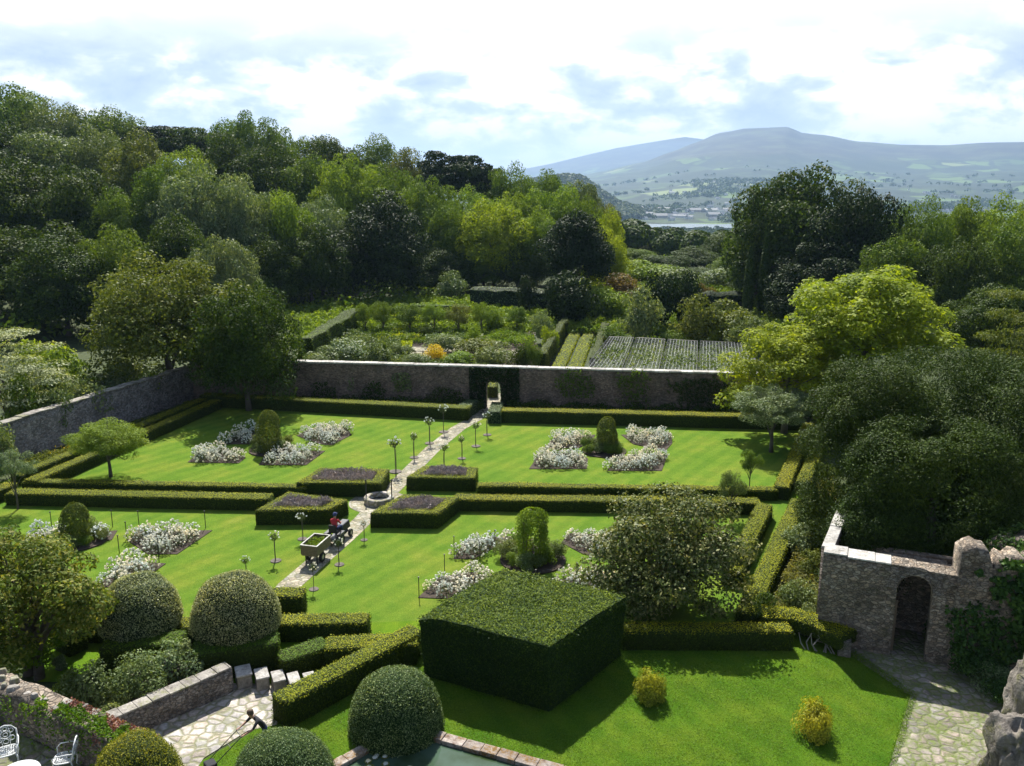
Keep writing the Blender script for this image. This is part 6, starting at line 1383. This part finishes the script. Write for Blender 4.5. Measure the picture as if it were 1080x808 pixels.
def body(J, Rd, lean):
    E = [('pelvis', 'waist'), ('waist', 'chest'), ('chest', 'neck'), ('neck', 'chin'), ('chin', 'head'), ('head', 'crown')]
    for s_ in 'lr': E += [('pelvis', s_ + 'hip'), (s_ + 'hip', s_ + 'knee'), (s_ + 'knee', s_ + 'ankle'), (s_ + 'ankle', s_ + 'toe'), ('chest', s_ + 'shoulder'), (s_ + 'shoulder', s_ + 'elbow'), (s_ + 'elbow', s_ + 'wrist')]
    Rd.update(pelvis=(.15, .12), waist=(.145, .11), chest=(.165, .12), neck=.055, chin=(.068, .075), head=(.082, .098), crown=(.05, .06))
    for s_ in 'lr': Rd.update({s_ + 'hip': .095, s_ + 'knee': .062, s_ + 'ankle': .042, s_ + 'toe': .036, s_ + 'shoulder': .066, s_ + 'elbow': .044, s_ + 'wrist': .028})
    return E
J = dict(pelvis=(0, 0, .96), waist=(.10, 0, 1.10), chest=(.25, 0, 1.32), neck=(.36, 0, 1.47), chin=(.43, 0, 1.53), head=(.445, 0, 1.62), crown=(.44, 0, 1.68),
         lhip=(-.01, .1, .90), lknee=(.24, .11, .52), lankle=(.20, .11, .09), ltoe=(.38, .12, .04), rhip=(-.01, -.1, .90), rknee=(-.12, -.11, .50), rankle=(-.42, -.11, .14), rtoe=(-.28, -.12, .04),
         lshoulder=(.28, .19, 1.38), lelbow=(.48, .27, 1.19), lwrist=(.73, .22, 1.10), rshoulder=(.28, -.19, 1.38), relbow=(.48, -.27, 1.19), rwrist=(.73, -.22, 1.10))
Rd = {}; E = body(J, Rd, 0)
for s_, k in (('l', 1), ('r', -1)): hands(J, E, Rd, s_ + 'wrist', (.9, 0, -.15), (-.2, 0, -1), 0, k)
shirt = {'pelvis', 'waist', 'chest', 'neck', 'lshoulder', 'rshoulder', 'lelbow', 'relbow'}
legs = {'pelvis', 'lhip', 'rhip', 'lknee', 'rknee', 'lankle', 'rankle', 'ltoe', 'rtoe'}
MD = 24.3; mx = X(279, MD, 1.0); hd = math.atan2(-.62, -.78)
sleeve = {'pelvis', 'waist', 'chest', 'neck', 'lshoulder', 'rshoulder', 'lelbow', 'relbow'}
person('man in a dark short-sleeved shirt leaning forward to push a lawn mower', J, E, Rd, {'cloth_dark': sleeve, 'cloth_blue': legs, 'skin': set(J)}, (mx, MD, .016), hd)
# push mower
o = thing('lawn_mower', 'push lawn mower with long twin handle bars held by the man', 'lawn mower', (mx, MD, .016), hd)
b = MB()
for s_ in (-1, 1): b.tube([(.84, s_ * .2, 1.05), (1.2, s_ * .2, .82), (1.95, s_ * .2, .3)], .014, 6)
b.tube([(.84, -.22, 1.05), (.84, .22, 1.05)], .016, 6); b.tube([(1.2, -.2, .82), (1.2, .2, .82)], .010, 6); b.build('handle', 'metal_dark', o)
b = MB(); b.box((2.22, 0, .18), (.62, .5, .14), taper=.85); b.build('deck', 'red_paint', o, bevel=.03)
b = MB(); b.lathe([(.001, .45), (.10, .44), (.14, .38), (.15, .26), (.15, .24)], 16, (2.26, 0, 0)); b.build('engine', 'metal_dark', o)
for x_, y_ in ((1.97, .27), (1.97, -.27), (2.47, .27), (2.47, -.27)):
    b = MB(); b.tube([(x_, y_ - .025, .1), (x_, y_ + .025, .1)], .1, 14); b.build('wheel', 'rubber', o)
b = MB(); b.box((1.80, 0, .32), (.36, .42, .3), taper=.9); b.build('grass_bag', 'cloth_dark', o, bevel=.04)

# garden tractor, trailer and rider on the path
pd = (G(384, 548) - G(335, 592)).normalized(); ph = math.atan2(pd.y, pd.x)
def wheel(parent, x, y, r_, w_):
    b = MB(); n = 20
    prof = [(r_ * .55, -w_ / 2), (r_ * .92, -w_ / 2), (r_, -w_ * .3), (r_, w_ * .3), (r_ * .92, w_ / 2), (r_ * .55, w_ / 2)]
    vs = [(x + a * math.cos(2 * math.pi * j / n), y + z, r_ + a * math.sin(2 * math.pi * j / n)) for a, z in prof for j in range(n)]
    b.add(vs, [(i * n + j, (i + 1) * n + j, (i + 1) * n + (j + 1) % n, i * n + (j + 1) % n) for i in range(len(prof) - 1) for j in range(n)]); wh_ = b.build('wheel', 'rubber', parent)
    b = MB(); b.tube([(x, y - w_ * .4, r_), (x, y + w_ * .4, r_)], r_ * .56, 14); b.build('rim', 'steel', wh_, bevel=.01)
TP = G(357, 571); o = thing('garden_tractor', 'small black ride-on garden tractor towing the wooden trailer', 'garden tractor', (TP.x, TP.y, .03), ph)
b = MB(); b.box((.55, 0, .62), (.95, .48, .42), taper=.88); b.build('bonnet', 'paint_black', o, bevel=.05)
b = MB(); b.box((-.05, 0, .34), (1.5, .5, .14)); b.box((-.42, .36, .62), (.62, .2, .10)); b.box((-.42, -.36, .62), (.62, .2, .10)); b.build('chassis', 'paint_black', o, bevel=.02)
b = MB(); b.box((-.38, 0, .70), (.42, .42, .12)); b.box((-.60, 0, .92), (.10, .42, .38)); b.build('seat', 'rubber', o, bevel=.04)
b = MB(); b.tube([(.05, 0, .8), (-.02, 0, 1.0)], .02, 6); b.tube([(-.03 + .05 * math.cos(a * .5236), .17 * math.sin(a * .5236), 1.02 + .16 * math.cos(a * .5236)) for a in range(12)], .014, 6, closed=True); b.build('steering_wheel', 'metal_dark', o)
for x_, y_, r_ in ((-.42, .36, .29), (-.42, -.36, .29), (.75, .34, .2), (.75, -.34, .2)): wheel(o, x_, y_, r_, .18 if r_ > .25 else .13)
for s_ in (-1, 1):
    b = MB(); b.lathe([(.001, .03), (.05, .02), (.055, 0), (.001, 0)], 10, (1.0, s_ * .13, .66)); b.build('headlight', 'steel', o)
J = dict(pelvis=(-.36, 0, .84), waist=(-.37, 0, 1.0), chest=(-.33, 0, 1.22), neck=(-.28, 0, 1.38), chin=(-.25, 0, 1.45), head=(-.245, 0, 1.54), crown=(-.25, 0, 1.61),
         lhip=(-.30, .1, .82), lknee=(.10, .16, .86), lankle=(.14, .18, .46), ltoe=(.30, .18, .42), rhip=(-.30, -.1, .82), rknee=(.10, -.16, .86), rankle=(.14, -.18, .46), rtoe=(.30, -.18, .42),
         lshoulder=(-.32, .19, 1.30), lelbow=(-.20, .26, 1.08), lwrist=(-.04, .19, 1.02), rshoulder=(-.32, -.19, 1.30), relbow=(-.20, -.26, 1.08), rwrist=(-.04, -.19, 1.02))
Rd = {}; E = body(J, Rd, 0)
for s_, k in (('l', 1), ('r', -1)): hands(J, E, Rd, s_ + 'wrist', (.5, 0, .3), (.5, 0, -.5), 0, k)
person('rider in a red top, blue trousers and dark cap driving the tractor', J, E, Rd, {'cloth_red': shirt, 'cloth_blue': legs, 'skin': set(J)}, (TP.x, TP.y, .03), ph, cap='cloth_blue')
TR_ = G(334, 591); tr = thing('trailer', 'pale wooden box trailer loaded with green clippings behind the tractor', 'trailer', (TR_.x, TR_.y, .03), ph)
for x_, y_, sx_, sy_, nm in ((0, .42, 1.45, .035, 'side_board'), (0, -.42, 1.45, .035, 'side_board'), (.71, 0, .035, .80, 'end_board'), (-.71, 0, .035, .80, 'end_board')):
    b = MB()
    for k in range(3): b.box((x_, y_, .62 + k * .165), (sx_, sy_, .155))
    b.build(nm, 'wood_grey', tr, bevel=.006)
b = MB(); b.box((0, 0, .52), (1.42, .8, .05)); b.build('floor_board', 'wood_grey', tr)
b = MB(); b.box((0, .42, 1.045), (1.5, .07, .03)); b.box((0, -.42, 1.045), (1.5, .07, .03)); b.box((.71, 0, 1.045), (.07, .76, .03)); b.box((-.71, 0, 1.045), (.07, .76, .03)); b.build('rim_rail', 'coping_white', tr)
b = MB(); b.tube([(.7, 0, .45), (1.45, 0, .42)], .03, 6); b.box((0, 0, .42), (.1, .8, .12)); b.build('drawbar', 'metal_dark', tr)
for s_ in (-1, 1): wheel(tr, -.1, s_ * .36, .24, .14)
for s_ in (-1, 1):
    b = MB(); b.box((-.5, s_ * .3, .27), (.05, .05, .48)); b.build('prop_leg', 'metal_dark', tr)
r = np.random.RandomState(3); n = 2200; P = np.stack([r.uniform(-.66, .66, n), r.uniform(-.38, .38, n), .55 + r.rand(n) * .42], -1); P[:, 2] += .08 * fnoise(P, 3, 2); ca, sa = math.cos(ph), math.sin(ph)
Pw = P.copy(); cl_ = leaf_mesh('clippings', Pw, unit(r.normal(size=P.shape) + np.array([0, 0, .6])), .05, 'leaf_bright', .4, r); co_ = link('clippings', cl_, None, (TR_.x, TR_.y, .03), ph); tag(co_, 'heap of green clippings inside the wooden trailer', 'clippings', kind='stuff')

# ------------------------------------------------------------------ white garden furniture on the near terrace
def mk_chair(label, loc, rz):
    o = thing('garden_chair', label, 'chair', loc, rz, 'white ornate garden chairs')
    b = MB(); rim = [(.22 * math.copysign(abs(math.cos(a)) ** .6, math.cos(a)), .23 * math.copysign(abs(math.sin(a)) ** .6, math.sin(a)), .44) for a in [k * math.pi / 12 for k in range(24)]]
    b.tube(rim, .016, 6, closed=True)
    for k in range(-4, 5):
        y = k * .048; L_ = .21 * (1 - (abs(y) / .26) ** 3); b.tube([(-L_, y, .44), (L_, y, .44)], .007, 5); b.tube([(y, -L_, .442), (y, L_, .442)], .007, 5)
    for k in range(3): b.tube([(.05 * (k + 1) * math.cos(a * .5236), .05 * (k + 1) * math.sin(a * .5236), .446) for a in range(12)], .007, 5, closed=True)
    b.build('seat', 'paint_white', o, smooth=True)
    for x_ in (-1, 1):
        for y_ in (-1, 1):
            b = MB(); b.tube([(x_ * .19, y_ * .2, .43), (x_ * .22, y_ * .23, .3), (x_ * .19, y_ * .2, .12), (x_ * .24, y_ * .25, .01)], [.018, .015, .012, .018], 6); b.build('leg', 'paint_white', o, smooth=True)
    b = MB(); fr_ = [(-.20, -.21, .44), (-.25, -.24, .62), (-.28, -.23, .80), (-.295, -.14, .90), (-.30, 0, .94), (-.295, .14, .90), (-.28, .23, .80), (-.25, .24, .62), (-.20, .21, .44)]
    b.tube(fr_, .017, 7)
    for cy_, cz, rr_ in ((0, .72, .10), (0, .72, .05), (-.13, .62, .06), (.13, .62, .06), (-.12, .80, .055), (.12, .80, .055), (0, .86, .045), (0, .56, .06)):
        b.tube([(-.20 - (cz - .44) * .2, cy_ + rr_ * math.cos(a * .5236), cz + rr_ * math.sin(a * .5236)) for a in range(12)], .009, 5, closed=True)
    for y_ in (-.07, .07): b.tube([(-.20, y_, .44), (-.24, y_ * 1.6, .66), (-.29, y_, .9)], .008, 5)
    b.build('backrest', 'paint_white', o, smooth=True)
    for s_ in (-1, 1):
        b = MB(); b.tube([(-.26, s_ * .24, .66), (-.1, s_ * .27, .68), (.12, s_ * .27, .66), (.2, s_ * .25, .58), (.19, s_ * .22, .44)], .013, 6); b.build('armrest', 'paint_white', o, smooth=True)
    return o
c = G(72, 797, TZ + .5); mk_chair('white ornate metal garden chair to the right of the round table', (c.x - .1, c.y, TZ), math.pi + .25)
c = G(6, 786, TZ + .6); mk_chair('white ornate metal garden chair behind the table at the picture corner', (c.x, c.y, TZ), -math.pi / 2 + .5)
c = G(20, 815, TZ + .72); o = thing('garden_table', 'round white metal garden table in the bottom left corner', 'table', (c.x, c.y, TZ))
b = MB(); b.lathe([(.001, .70), (.40, .70), (.43, .69), (.44, .71), (.43, .735), (.40, .73), (.001, .725)], 40); b.build('table_top', 'paint_white', o, smooth=False)
b = MB(); b.tube([(0, 0, .7), (0, 0, .4), (0, 0, .1)], [.03, .05, .03], 10); b.build('pedestal', 'paint_white', o)
for k in range(3):
    a = k * 2.094; b = MB(); b.tube([(0, 0, .25), (.15 * math.cos(a), .15 * math.sin(a), .2), (.3 * math.cos(a), .3 * math.sin(a), .02)], .018, 6); b.build('leg', 'paint_white', o)
